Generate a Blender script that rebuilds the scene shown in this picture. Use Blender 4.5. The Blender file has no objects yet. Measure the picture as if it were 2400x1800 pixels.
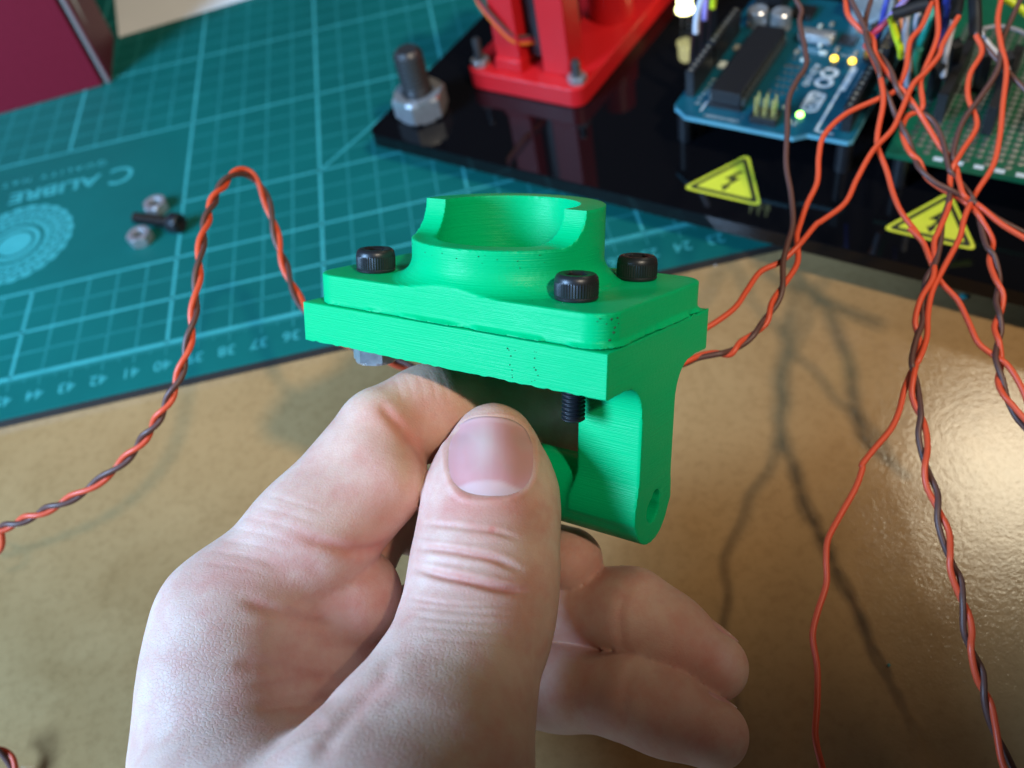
import bpy, bmesh, math, random
import numpy as np
from mathutils import Matrix, Vector
from mathutils.bvhtree import BVHTree

random.seed(7)
rng = np.random.default_rng(7)
scene = bpy.context.scene
COL = scene.collection

# ------------------------------------------------------------------ camera
# world: metres; x along the ruler of the cutting mat, y away from the viewer, z up, mat top = 0
F = 2183.15                      # focal length in photo pixels (photo 2400 wide)
RC = np.array([[0.9751500613524813, -0.15584755828164754, -0.15746077740778688],
               [-0.220728943652326, -0.7444092325670124, -0.6301853916908886],
               [-0.019002401909874664, 0.6492814744347162, -0.7603107757193717]])
TC = np.array([-106.08497146, -12.60575979, 286.3980345])    # mm
CAMPOS = -RC.T @ TC                                          # mm
cd = bpy.data.cameras.new("camera")
cam = bpy.data.objects.new("camera", cd)
COL.objects.link(cam)
cm = Matrix.Identity(4)
for i in range(3):
    cm[i][0] = RC[0][i]; cm[i][1] = -RC[1][i]; cm[i][2] = -RC[2][i]; cm[i][3] = CAMPOS[i] * 0.001
cam.matrix_world = cm
cd.sensor_width = 36.0
cd.lens = 36.0 * F / 2400.0
cd.clip_start = 0.005
cd.clip_end = 20.0
cd.dof.use_dof = True
cd.dof.focus_distance = 0.152
cd.dof.aperture_fstop = cd.lens / 1.9       # a 1.9 mm wide phone lens opening
scene.camera = cam

# ------------------------------------------------------------------ world and lamps
w = bpy.data.worlds.new("World"); scene.world = w; w.use_nodes = True
bg = w.node_tree.nodes["Background"]
bg.inputs[0].default_value = (0.72, 0.74, 0.85, 1); bg.inputs[1].default_value = 0.032

def area(name, loc, target, size, size_y, power, color, shape='RECTANGLE'):
    d = bpy.data.lights.new(name, 'AREA'); d.shape = shape; d.size = size
    if shape in ('RECTANGLE', 'ELLIPSE'): d.size_y = size_y
    d.energy = power; d.color = color
    o = bpy.data.objects.new(name, d); COL.objects.link(o)
    o.location = loc
    o.rotation_euler = (Vector(target) - Vector(loc)).to_track_quat('-Z', 'Y').to_euler()
    return o
area("window_light", (-0.40, -0.22, 0.36), (0.08, -0.10, 0.04), 0.21, 0.21, 11.0, (0.36, 0.63, 1.0))
area("desk_lamp_light", (0.437, 0.130, 0.42), (0.21, -0.10, 0.0), 0.125, 0.115, 0.27, (1.0, 0.90, 0.66), 'ELLIPSE')
# ceiling lamp: its cone edge stands in for the unseen phone's shadow across the hand
sl = bpy.data.lights.new("ceiling_spot", 'SPOT'); sl.energy = 44.0; sl.color = (1.0, 0.85, 0.65)
sl.shadow_soft_size = 0.038; sl.spot_size = math.radians(55.7); sl.spot_blend = 0.02
so = bpy.data.objects.new("ceiling_spot", sl); COL.objects.link(so); so.location = (0.50, -0.62, 0.98)
so.rotation_euler = (Vector((0.16, 0.78, 0.0)) - so.location).to_track_quat('-Z', 'Y').to_euler()

vs = scene.view_settings
vs.view_transform = 'Standard'; vs.look = 'None'; vs.gamma = 1.0; vs.exposure = 0.0
vs.use_curve_mapping = False
scene.render.engine = 'CYCLES'
scene.render.resolution_x = 1024; scene.render.resolution_y = 768

# ------------------------------------------------------------------ coordinate helpers (mm)
def c2w(p):                                   # camera frame mm -> world mm
    return (np.asarray(p, float) - TC) @ RC
def cpt(u, v, z):                             # photo pixel and depth -> camera frame
    return np.array([(u - 1200.0) * z / F, (v - 900.0) * z / F, z])
def wpt(u, v, z):
    return c2w(cpt(u, v, z))
def frame(origin, X, Y, Z):
    m = Matrix.Identity(4)
    for i in range(3):
        m[i][0] = X[i]; m[i][1] = Y[i]; m[i][2] = Z[i]; m[i][3] = origin[i] * 0.001
    return m
def at(x, y, z, deg=0.0):                     # frame at a world place in mm, turned about z
    return Matrix.Translation((x * .001, y * .001, z * .001)) @ Matrix.Rotation(math.radians(deg), 4, 'Z')

# ------------------------------------------------------------------ materials
def mat(name, color, rough=0.5, metal=0.0, spec=0.5, coat=0.0, coat_rough=0.1, sss=0.0, emit=None, estr=0.0,
        var=None, var_scale=200.0, var2=None, bump=None, bump_scale=500.0, bump_str=0.2, bump_map=None):
    m = bpy.data.materials.new(name); m.use_nodes = True
    nt = m.node_tree; b = nt.nodes["Principled BSDF"]
    b.inputs["Base Color"].default_value = (*color, 1)
    b.inputs["Roughness"].default_value = rough
    b.inputs["Metallic"].default_value = metal
    b.inputs["Specular IOR Level"].default_value = spec
    b.inputs["Coat Weight"].default_value = coat
    b.inputs["Coat Roughness"].default_value = coat_rough
    if emit:
        b.inputs["Emission Color"].default_value = (*emit, 1); b.inputs["Emission Strength"].default_value = estr
    tc = nt.nodes.new("ShaderNodeTexCoord")
    if var is not None:
        n = nt.nodes.new("ShaderNodeTexNoise"); n.inputs["Scale"].default_value = var_scale
        n.inputs["Detail"].default_value = 6; n.inputs["Roughness"].default_value = 0.6
        nt.links.new(tc.outputs["Object"], n.inputs["Vector"])
        r = nt.nodes.new("ShaderNodeValToRGB")
        r.color_ramp.elements[0].position = 0.33; r.color_ramp.elements[1].position = 0.68
        r.color_ramp.elements[0].color = (*color, 1); r.color_ramp.elements[1].color = (*var, 1)
        nt.links.new(n.outputs["Fac"], r.inputs["Fac"]); nt.links.new(r.outputs["Color"], b.inputs["Base Color"])
    if bump:
        n = nt.nodes.new("ShaderNodeTexNoise"); n.inputs["Scale"].default_value = bump_scale
        n.inputs["Detail"].default_value = 4
        if bump_map:
            mp = nt.nodes.new("ShaderNodeMapping"); mp.inputs["Scale"].default_value = bump_map
            nt.links.new(tc.outputs["Object"], mp.inputs["Vector"]); nt.links.new(mp.outputs["Vector"], n.inputs["Vector"])
        else:
            nt.links.new(tc.outputs["Object"], n.inputs["Vector"])
        bp = nt.nodes.new("ShaderNodeBump"); bp.inputs["Strength"].default_value = bump_str
        bp.inputs["Distance"].default_value = bump
        nt.links.new(n.outputs["Fac"], bp.inputs["Height"]); nt.links.new(bp.outputs["Normal"], b.inputs["Normal"])
    return m

M = {}
M['table'] = mat('hardboard', (0.330, 0.196, 0.082), 0.40, spec=0.5, var=(0.375, 0.229, 0.100), var_scale=30)
M['mat'] = mat('mat_teal', (0.0028, 0.086, 0.078), 0.50, spec=0.18, var=(0.0036, 0.112, 0.100), var_scale=14, bump=0.0002, bump_scale=2500, bump_str=0.25)
M['mat_core'] = mat('mat_core', (0.012, 0.013, 0.016), 0.6)
M['print'] = mat('mat_print', (0.045, 0.31, 0.31), 0.55, spec=0.3, var=(0.030, 0.25, 0.25), var_scale=60)
M['print_dim'] = mat('mat_print_thin', (0.022, 0.215, 0.21), 0.55, spec=0.3, var=(0.010, 0.15, 0.145), var_scale=60)
M['green'] = mat('green_plastic', (0.0, 0.395, 0.142), 0.40, spec=0.10)
M['green_dark'] = mat('green_pit_shade', (0.004, 0.05, 0.015), 0.7)
M['black_oxide'] = mat('black_oxide_steel', (0.018, 0.020, 0.024), 0.38, metal=0.35, spec=0.5, bump=0.00005, bump_scale=6000, bump_str=0.2)
M['steel'] = mat('zinc_steel', (0.55, 0.56, 0.58), 0.28, metal=0.7, var=(0.42, 0.43, 0.44), var_scale=600)
M['dark_steel'] = mat('dark_bolt_steel', (0.12, 0.12, 0.125), 0.35, metal=0.8)
M['acrylic'] = mat('black_acrylic', (0.0030, 0.0030, 0.004), 0.04, spec=0.30)
M['acrylic_edge'] = mat('black_acrylic_edge', (0.006, 0.006, 0.008), 0.12)
M['red_plastic'] = mat('red_plastic', (0.55, 0.010, 0.014), 0.38, spec=0.5, bump=0.0003, bump_scale=900, bump_str=0.3, bump_map=(0.35, 0.35, 4))
M['servo'] = mat('servo_black', (0.008, 0.008, 0.010), 0.4)
M['wire_red'] = mat('wire_orange_red', (0.60, 0.072, 0.026), 0.44, spec=0.4)
M['wire_brown'] = mat('wire_brown', (0.095, 0.040, 0.032), 0.46, spec=0.4)
M['wire_orange'] = mat('wire_orange', (0.7, 0.16, 0.02), 0.4)
M['wire_white'] = mat('wire_white', (0.62, 0.63, 0.70), 0.42)
M['wire_grey'] = mat('wire_grey', (0.30, 0.31, 0.36), 0.45)
M['wire_yellow'] = mat('wire_yellow', (0.62, 0.72, 0.02), 0.4)
M['wire_teal'] = mat('wire_teal', (0.0, 0.33, 0.25), 0.4)
M['wire_green'] = mat('wire_green', (0.01, 0.16, 0.08), 0.4)
M['wire_blue'] = mat('wire_blue', (0.03, 0.045, 0.30), 0.4)
M['wire_violet'] = mat('wire_violet', (0.30, 0.24, 0.62), 0.4)
M['wire_crimson'] = mat('wire_crimson', (0.50, 0.02, 0.05), 0.4)
M['shrink'] = mat('heat_shrink', (0.011, 0.012, 0.014), 0.45, bump=0.0003, bump_scale=700, bump_str=0.2)
M['black_plastic'] = mat('black_plastic', (0.010, 0.010, 0.012), 0.42)
M['pcb'] = mat('pcb_teal', (0.002, 0.060, 0.095), 0.32, spec=0.5, var=(0.003, 0.080, 0.12), var_scale=350)
M['pcb_edge'] = mat('pcb_edge', (0.10, 0.30, 0.37), 0.5)
M['pcb_green'] = mat('pcb_green', (0.003, 0.070, 0.032), 0.35, var=(0.005, 0.10, 0.045), var_scale=250)
M['silk'] = mat('silkscreen_white', (0.48, 0.54, 0.58), 0.5)
M['solder'] = mat('solder', (0.40, 0.41, 0.40), 0.42, metal=1.0)
M['gold'] = mat('gold_pin', (0.65, 0.52, 0.18), 0.32, metal=1.0)
M['chip_print'] = mat('component_pale', (0.55, 0.62, 0.58), 0.5)
M['component_tan'] = mat('component_tan', (0.25, 0.24, 0.20), 0.5)
M['yellow'] = mat('sticker_yellow', (0.60, 0.63, 0.045), 0.45, var=(0.55, 0.58, 0.04), var_scale=90)
M['sticker_black'] = mat('sticker_black', (0.016, 0.016, 0.012), 0.5)
M['led_green'] = mat('led_green', (0.3, 1, 0.2), 0.3, emit=(0.35, 1.0, 0.12), estr=9.0)
M['led_amber'] = mat('led_amber', (1, 0.7, 0.1), 0.3, emit=(1.0, 0.62, 0.02), estr=5.0)
M['led_white'] = mat('led_white', (1, 1, 0.7), 0.3, emit=(1.0, 0.95, 0.42), estr=7.0)
M['box'] = mat('box_crimson', (0.150, 0.009, 0.022), 0.42, spec=0.2, var=(0.165, 0.010, 0.025), var_scale=400)
M['box_dark'] = mat('box_maroon', (0.13, 0.010, 0.026), 0.5)
M['board_edge'] = mat('box_board_edge', (0.22, 0.20, 0.19), 0.7)
M['paper'] = mat('paper_white', (0.78, 0.80, 0.80), 0.7, var=(0.72, 0.74, 0.75), var_scale=25)
M['nail'] = mat('nail', (0.70, 0.42, 0.40), 0.22, spec=0.5)
M['skin'] = mat('skin', (0.60, 0.37, 0.28), 0.48, spec=0.30)

# hardboard: glossy sealed surface with fine speckle relief, fibres and blotches
def detail_table():
    nt = M['table'].node_tree; b = nt.nodes["Principled BSDF"]
    tc = nt.nodes.new("ShaderNodeTexCoord")
    old = b.inputs["Base Color"].links[0].from_socket
    sp = nt.nodes.new("ShaderNodeTexNoise"); sp.inputs["Scale"].default_value = 520; sp.inputs["Detail"].default_value = 3
    nt.links.new(tc.outputs["Object"], sp.inputs["Vector"])
    rp = nt.nodes.new("ShaderNodeValToRGB")
    rp.color_ramp.elements[0].position = 0.30; rp.color_ramp.elements[0].color = (0.62, 0.58, 0.52, 1)
    rp.color_ramp.elements[1].position = 0.55; rp.color_ramp.elements[1].color = (1.05, 1.05, 1.05, 1)
    nt.links.new(sp.outputs["Fac"], rp.inputs["Fac"])
    mx = nt.nodes.new("ShaderNodeMix"); mx.data_type = 'RGBA'; mx.blend_type = 'MULTIPLY'; mx.inputs["Factor"].default_value = 0.28
    nt.links.new(old, mx.inputs[6]); nt.links.new(rp.outputs["Color"], mx.inputs[7])
    # pale scuffs and dark stains with shapes of their own
    st = nt.nodes.new("ShaderNodeTexNoise"); st.inputs["Scale"].default_value = 16; st.inputs["Detail"].default_value = 5; st.inputs["Distortion"].default_value = 1.2
    nt.links.new(tc.outputs["Object"], st.inputs["Vector"])
    sr = nt.nodes.new("ShaderNodeValToRGB")
    sr.color_ramp.elements[0].position = 0.36; sr.color_ramp.elements[0].color = (0.74, 0.68, 0.60, 1)
    sr.color_ramp.elements[1].position = 0.52; sr.color_ramp.elements[1].color = (1, 1, 1, 1)
    nt.links.new(st.outputs["Fac"], sr.inputs["Fac"])
    m2 = nt.nodes.new("ShaderNodeMix"); m2.data_type = 'RGBA'; m2.blend_type = 'MULTIPLY'; m2.inputs["Factor"].default_value = 0.4
    nt.links.new(mx.outputs[2], m2.inputs[6]); nt.links.new(sr.outputs["Color"], m2.inputs[7])
    nt.links.new(m2.outputs[2], b.inputs["Base Color"])
    n1 = nt.nodes.new("ShaderNodeTexNoise"); n1.inputs["Scale"].default_value = 1900; n1.inputs["Detail"].default_value = 2
    n2 = nt.nodes.new("ShaderNodeTexNoise"); n2.inputs["Scale"].default_value = 800; n2.inputs["Detail"].default_value = 2
    ad = nt.nodes.new("ShaderNodeMath"); ad.operation = 'ADD'
    for n in (n1, n2): nt.links.new(tc.outputs["Object"], n.inputs["Vector"])
    nt.links.new(n1.outputs["Fac"], ad.inputs[0]); nt.links.new(n2.outputs["Fac"], ad.inputs[1])
    bp = nt.nodes.new("ShaderNodeBump"); bp.inputs["Strength"].default_value = 0.30; bp.inputs["Distance"].default_value = 0.00012
    nt.links.new(ad.outputs[0], bp.inputs["Height"]); nt.links.new(bp.outputs["Normal"], b.inputs["Normal"])
    b.inputs["Roughness"].default_value = 0.13; b.inputs["Specular IOR Level"].default_value = 1.0; b.inputs["IOR"].default_value = 1.6
detail_table()

# printed plastic: thin horizontal layers, streaks and small blobs
def detail_green(m, strength=0.75):
    nt = m.node_tree; b = nt.nodes["Principled BSDF"]
    tc = nt.nodes.new("ShaderNodeTexCoord")
    def stretched(sc, mp):
        a = nt.nodes.new("ShaderNodeMapping"); a.inputs["Scale"].default_value = mp
        n = nt.nodes.new("ShaderNodeTexNoise"); n.inputs["Scale"].default_value = sc; n.inputs["Detail"].default_value = 3
        nt.links.new(tc.outputs["Object"], a.inputs["Vector"]); nt.links.new(a.outputs["Vector"], n.inputs["Vector"])
        return n
    n1 = stretched(70, (1, 1, 70)); n2 = stretched(1300, (1, 1, 1.6))
    ad = nt.nodes.new("ShaderNodeMath"); ad.operation = 'MULTIPLY_ADD'; ad.inputs[1].default_value = 0.45
    nt.links.new(n2.outputs["Fac"], ad.inputs[0]); nt.links.new(n1.outputs["Fac"], ad.inputs[2])
    bp = nt.nodes.new("ShaderNodeBump"); bp.inputs["Strength"].default_value = strength; bp.inputs["Distance"].default_value = 0.00012
    nt.links.new(ad.outputs[0], bp.inputs["Height"]); nt.links.new(bp.outputs["Normal"], b.inputs["Normal"])
    n3 = stretched(70, (1, 1, 3))
    r = nt.nodes.new("ShaderNodeMapRange"); r.inputs[1].default_value = 0.3; r.inputs[2].default_value = 0.7
    r.inputs[3].default_value = 0.30; r.inputs[4].default_value = 0.50
    nt.links.new(n3.outputs["Fac"], r.inputs[0]); nt.links.new(r.outputs[0], b.inputs["Roughness"])
    b.inputs["Subsurface Weight"].default_value = 0.06
    b.inputs["Subsurface Radius"].default_value = (0.0004, 0.0012, 0.0006)
    b.inputs["Subsurface Scale"].default_value = 1.0
detail_green(M['green'])

def detail_skin():
    m = M['skin']; nt = m.node_tree; b = nt.nodes["Principled BSDF"]
    tc = nt.nodes.new("ShaderNodeTexCoord")
    def attr(n):
        a = nt.nodes.new("ShaderNodeAttribute"); a.attribute_name = n; return a
    red = attr("redness"); wr = attr("wrinkle")
    n = nt.nodes.new("ShaderNodeTexNoise"); n.inputs["Scale"].default_value = 95; n.inputs["Detail"].default_value = 5
    nt.links.new(tc.outputs["Object"], n.inputs["Vector"])
    base = nt.nodes.new("ShaderNodeValToRGB")
    base.color_ramp.elements[0].position = 0.35; base.color_ramp.elements[0].color = (0.560, 0.325, 0.250, 1)
    base.color_ramp.elements[1].position = 0.66; base.color_ramp.elements[1].color = (0.665, 0.440, 0.350, 1)
    nt.links.new(n.outputs["Fac"], base.inputs["Fac"])
    mx = nt.nodes.new("ShaderNodeMix"); mx.data_type = 'RGBA'
    mx.inputs[7].default_value = (0.56, 0.215, 0.165, 1)
    bl = nt.nodes.new("ShaderNodeTexNoise"); bl.inputs["Scale"].default_value = 210; bl.inputs["Detail"].default_value = 4; bl.inputs["Roughness"].default_value = 0.65
    nt.links.new(tc.outputs["Object"], bl.inputs["Vector"])
    br = nt.nodes.new("ShaderNodeMapRange"); br.inputs[1].default_value = 0.42; br.inputs[2].default_value = 0.72; br.inputs[3].default_value = 0.0; br.inputs[4].default_value = 0.50
    nt.links.new(bl.outputs["Fac"], br.inputs[0])
    ba = nt.nodes.new("ShaderNodeMath"); ba.operation = 'ADD'; ba.use_clamp = True
    nt.links.new(red.outputs["Fac"], ba.inputs[0]); nt.links.new(br.outputs[0], ba.inputs[1]); nt.links.new(ba.outputs[0], mx.inputs["Factor"]); nt.links.new(base.outputs["Color"], mx.inputs[6])
    nt.links.new(mx.outputs[2], b.inputs["Base Color"])
    b.inputs["Subsurface Weight"].default_value = 0.35
    b.inputs["Subsurface Radius"].default_value = (0.0022, 0.0009, 0.0005)
    b.inputs["Subsurface Scale"].default_value = 1.0
    # skin relief: net of fine furrows, stronger where the skin is loose
    dn = nt.nodes.new("ShaderNodeTexNoise"); dn.inputs["Scale"].default_value = 260; dn.inputs["Detail"].default_value = 2
    nt.links.new(tc.outputs["Object"], dn.inputs["Vector"])
    va = nt.nodes.new("ShaderNodeVectorMath"); va.operation = 'SCALE'; va.inputs["Scale"].default_value = 0.0006
    nt.links.new(dn.outputs["Color"], va.inputs[0])
    vb = nt.nodes.new("ShaderNodeVectorMath"); vb.operation = 'ADD'
    nt.links.new(tc.outputs["Object"], vb.inputs[0]); nt.links.new(va.outputs[0], vb.inputs[1])
    mp = nt.nodes.new("ShaderNodeMapping"); mp.inputs["Rotation"].default_value = (0.3, 0.5, 0.6); mp.inputs["Scale"].default_value = (1.0, 1.5, 1.0)
    nt.links.new(vb.outputs[0], mp.inputs["Vector"])
    vo = nt.nodes.new("ShaderNodeTexVoronoi"); vo.feature = 'DISTANCE_TO_EDGE'; vo.inputs["Scale"].default_value = 1250
    nt.links.new(mp.outputs["Vector"], vo.inputs["Vector"])
    cl = nt.nodes.new("ShaderNodeMapRange"); cl.inputs[1].default_value = 0.0; cl.inputs[2].default_value = 0.13
    nt.links.new(vo.outputs["Distance"], cl.inputs[0])
    fine = nt.nodes.new("ShaderNodeTexNoise"); fine.inputs["Scale"].default_value = 2600; fine.inputs["Detail"].default_value = 3
    nt.links.new(tc.outputs["Object"], fine.inputs["Vector"])
    b1 = nt.nodes.new("ShaderNodeBump"); b1.inputs["Distance"].default_value = 0.00005
    nt.links.new(cl.outputs[0], b1.inputs["Height"]); nt.links.new(wr.outputs["Fac"], b1.inputs["Strength"])
    b2 = nt.nodes.new("ShaderNodeBump"); b2.inputs["Distance"].default_value = 0.00016; b2.inputs["Strength"].default_value = 0.40
    nt.links.new(fine.outputs["Fac"], b2.inputs["Height"]); nt.links.new(b1.outputs["Normal"], b2.inputs["Normal"])
    nt.links.new(b2.outputs["Normal"], b.inputs["Normal"])
    b.inputs["Roughness"].default_value = 0.56
    # nail: colour from its own attribute
    m = M['nail']; nt = m.node_tree; b = nt.nodes["Principled BSDF"]
    a = nt.nodes.new("ShaderNodeAttribute"); a.attribute_name = "pale"
    r = nt.nodes.new("ShaderNodeValToRGB")
    r.color_ramp.elements[0].position = 0.0; r.color_ramp.elements[0].color = (0.60, 0.275, 0.27, 1)
    r.color_ramp.elements[1].position = 1.0; r.color_ramp.elements[1].color = (0.74, 0.56, 0.54, 1)
    nt.links.new(a.outputs["Fac"], r.inputs["Fac"]); nt.links.new(r.outputs["Color"], b.inputs["Base Color"])
    b.inputs["Subsurface Weight"].default_value = 0.3
    b.inputs["Subsurface Radius"].default_value = (0.0015, 0.0007, 0.0005); b.inputs["Subsurface Scale"].default_value = 1.0
    b.inputs["Roughness"].default_value = 0.30
    b.inputs["Coat Weight"].default_value = 0.5; b.inputs["Coat Roughness"].default_value = 0.18
detail_skin()

# ------------------------------------------------------------------ object helpers (local mm)
def tag(o, label=None, cat=None, group=None, kind=None):
    if label: o["label"] = label
    if cat: o["category"] = cat
    if group: o["group"] = group
    if kind: o["kind"] = kind
    return o
def thing(name, label, cat, Mx=None, group=None):
    o = bpy.data.objects.new(name, None); COL.objects.link(o)
    o.empty_display_size = 0.005
    o.matrix_world = Mx if Mx is not None else Matrix.Identity(4)
    return tag(o, label, cat, group)
def smooth_mesh(me, ang=35):
    me.shade_smooth()
    if ang is not None and ang < 180:
        me.set_sharp_from_angle(angle=math.radians(ang))
def mesh(name, V, Fc, m, parent=None, Mx=None, smooth=35, recentre=True):
    V = np.asarray(V, float) * 0.001
    loc = Vector((0, 0, 0))
    if parent is None and Mx is None and recentre:       # origin at the thing's base
        lo, hi = V.min(0), V.max(0)
        c = np.array([(lo[0] + hi[0]) / 2, (lo[1] + hi[1]) / 2, lo[2]]); V = V - c; loc = Vector(c)
    me = bpy.data.meshes.new(name)
    me.from_pydata(V.tolist(), [], [tuple(int(i) for i in f) for f in Fc])
    me.validate(); me.update()
    if smooth is not None: smooth_mesh(me, smooth)
    me.materials.append(m)
    o = bpy.data.objects.new(name, me); COL.objects.link(o)
    if parent is not None: o.parent = parent
    elif Mx is not None: o.matrix_world = Mx
    else: o.location = loc
    return o
def bm_obj(name, bm, m, parent=None, Mx=None, smooth=20):
    bmesh.ops.recalc_face_normals(bm, faces=bm.faces)
    V = [tuple(v.co) for v in bm.verts]; bm.verts.index_update()
    Fc = [[v.index for v in f.verts] for f in bm.faces]
    bm.free()
    return mesh(name, V, Fc, m, parent, Mx, smooth)
def bm_box(bm, lo, hi, bev=0.0, seg=2):
    lo = Vector(lo); hi = Vector(hi)
    r = bmesh.ops.create_cube(bm, size=1.0)
    vv = r['verts']
    for v in vv:
        v.co = Vector((lo.x + (v.co.x + .5) * (hi.x - lo.x), lo.y + (v.co.y + .5) * (hi.y - lo.y), lo.z + (v.co.z + .5) * (hi.z - lo.z)))
    if bev > 0:
        es = list({e for v in vv for e in v.link_edges})
        bmesh.ops.bevel(bm, geom=es, offset=bev, segments=seg, affect='EDGES', profile=0.5)
def box(name, lo, hi, m, parent=None, bev=0.15, Mx=None, seg=2):
    bm = bmesh.new(); bm_box(bm, lo, hi, bev, seg); return bm_obj(name, bm, m, parent, Mx)
def lathe_data(prof, n=32, origin=(0, 0, 0), axis='Z'):
    V = []; Fc = []
    o = np.array(origin, float)
    for r, z in prof:
        for k in range(n):
            a = 2 * math.pi * k / n
            p = (r * math.cos(a), r * math.sin(a), z)
            if axis == 'X': p = (p[2], p[0], p[1])
            if axis == 'Y': p = (p[0], p[2], p[1])
            V.append(o + np.array(p))
    for i in range(len(prof) - 1):
        for k in range(n):
            Fc.append((i * n + k, i * n + (k + 1) % n, (i + 1) * n + (k + 1) % n, (i + 1) * n + k))
    Fc.append(tuple(range(n - 1, -1, -1))); Fc.append(tuple(range((len(prof) - 1) * n, len(prof) * n)))
    return V, Fc
def lathe(name, prof, m, parent=None, n=32, origin=(0, 0, 0), axis='Z', Mx=None, smooth=35):
    V, Fc = lathe_data(prof, n, origin, axis)
    return mesh(name, V, Fc, m, parent, Mx, smooth)
def prism(name, poly, z0, z1, m, parent=None, Mx=None, bev=0.0, smooth=20):
    bm = bmesh.new()
    vs_ = [bm.verts.new((x, y, z0)) for x, y in poly]
    f = bm.faces.new(vs_)
    ex = bmesh.ops.extrude_face_region(bm, geom=[f])
    top = [v for v in ex['geom'] if isinstance(v, bmesh.types.BMVert)]
    for v in top: v.co.z = z1
    if bev > 0:
        es = [e for e in bm.edges if abs(e.verts[0].co.z - e.verts[1].co.z) < 1e-6]
        bmesh.ops.bevel(bm, geom=es, offset=bev, segments=2, affect='EDGES', profile=0.5)
    return bm_obj(name, bm, m, parent, Mx, smooth)
def round_rect(x0, y0, x1, y1, r, n=6):
    out = []
    for cx, cy, a0 in ((x1 - r, y1 - r, 0), (x0 + r, y1 - r, 90), (x0 + r, y0 + r, 180), (x1 - r, y0 + r, 270)):
        for k in range(n + 1):
            a = math.radians(a0 + 90 * k / n); out.append((cx + r * math.cos(a), cy + r * math.sin(a)))
    return out
def catmull(P, sub=8):
    P = np.asarray(P, float)
    P = np.vstack([2 * P[0] - P[1], P, 2 * P[-1] - P[-2]])
    out = []
    for i in range(1, len(P) - 2):
        p0, p1, p2, p3 = P[i - 1], P[i], P[i + 1], P[i + 2]
        for k in range(sub):
            t = k / sub
            out.append(0.5 * ((2 * p1) + (-p0 + p2) * t + (2 * p0 - 5 * p1 + 4 * p2 - p3) * t * t + (-p0 + 3 * p1 - 3 * p2 + p3) * t ** 3))
    out.append(P[-2]); return np.array(out)
def tube_data(pts, r, n=12):
    pts = np.asarray(pts, float)
    T = np.gradient(pts, axis=0); T /= np.linalg.norm(T, axis=1)[:, None] + 1e-12
    N = np.cross(T[0], (0.3, 0.2, 1.0)); N /= np.linalg.norm(N)
    V = []; Fc = []
    rr = np.full(len(pts), r) if np.isscalar(r) else np.asarray(r)
    for i, p in enumerate(pts):
        N = N - T[i] * (N @ T[i]); N /= np.linalg.norm(N); B = np.cross(T[i], N)
        for k in range(n):
            a = 2 * math.pi * k / n; V.append(p + rr[i] * (math.cos(a) * N + math.sin(a) * B))
    for i in range(len(pts) - 1):
        for k in range(n):
            Fc.append((i * n + k, i * n + (k + 1) % n, (i + 1) * n + (k + 1) % n, (i + 1) * n + k))
    Fc.append(tuple(range(n - 1, -1, -1))); Fc.append(tuple(range((len(pts) - 1) * n, len(pts) * n)))
    return V, Fc
def tube(name, pts, r, m, parent=None, n=12, Mx=None):
    V, Fc = tube_data(pts, r, n); return mesh(name, V, Fc, m, parent, Mx, 60)
def text(name, s, size, m, parent, x, y, z, deg=0, bold=0.0, sx=1.0, align='CENTER', extr=0.0):
    cu = bpy.data.curves.new(name, 'FONT'); cu.body = s; cu.size = size * 0.001
    cu.align_x = align; cu.align_y = 'CENTER'; cu.offset = bold * 0.001; cu.resolution_u = 3; cu.fill_mode = 'FRONT'
    ob = bpy.data.objects.new(name, cu); COL.objects.link(ob)
    bpy.context.view_layer.update()
    me = bpy.data.meshes.new_from_object(ob.evaluated_get(bpy.context.evaluated_depsgraph_get()))
    bpy.data.objects.remove(ob); bpy.data.curves.remove(cu)
    me.materials.clear(); me.materials.append(m)
    o = bpy.data.objects.new(name, me); COL.objects.link(o); o.parent = parent
    o.matrix_local = Matrix.Translation((x * .001, y * .001, z * .001)) @ Matrix.Rotation(math.radians(deg), 4, 'Z') @ Matrix.Diagonal((sx, 1, 1, 1))
    return o
def quads(name, rects, z, m, parent):        # flat printed strips: list of 4-corner tuples
    V = []; Fc = []
    for q in rects:
        i = len(V); V += [(x, y, z) for x, y in q]; Fc.append((i, i + 1, i + 2, i + 3))
    return mesh(name, V, Fc, m, parent, smooth=None)
def strip(x0, y0, x1, y1, wd):
    dx, dy = x1 - x0, y1 - y0; l = math.hypot(dx, dy); nx, ny = -dy / l * wd / 2, dx / l * wd / 2
    return ((x0 - nx, y0 - ny), (x1 - nx, y1 - ny), (x1 + nx, y1 + ny), (x0 + nx, y0 + ny))

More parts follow.
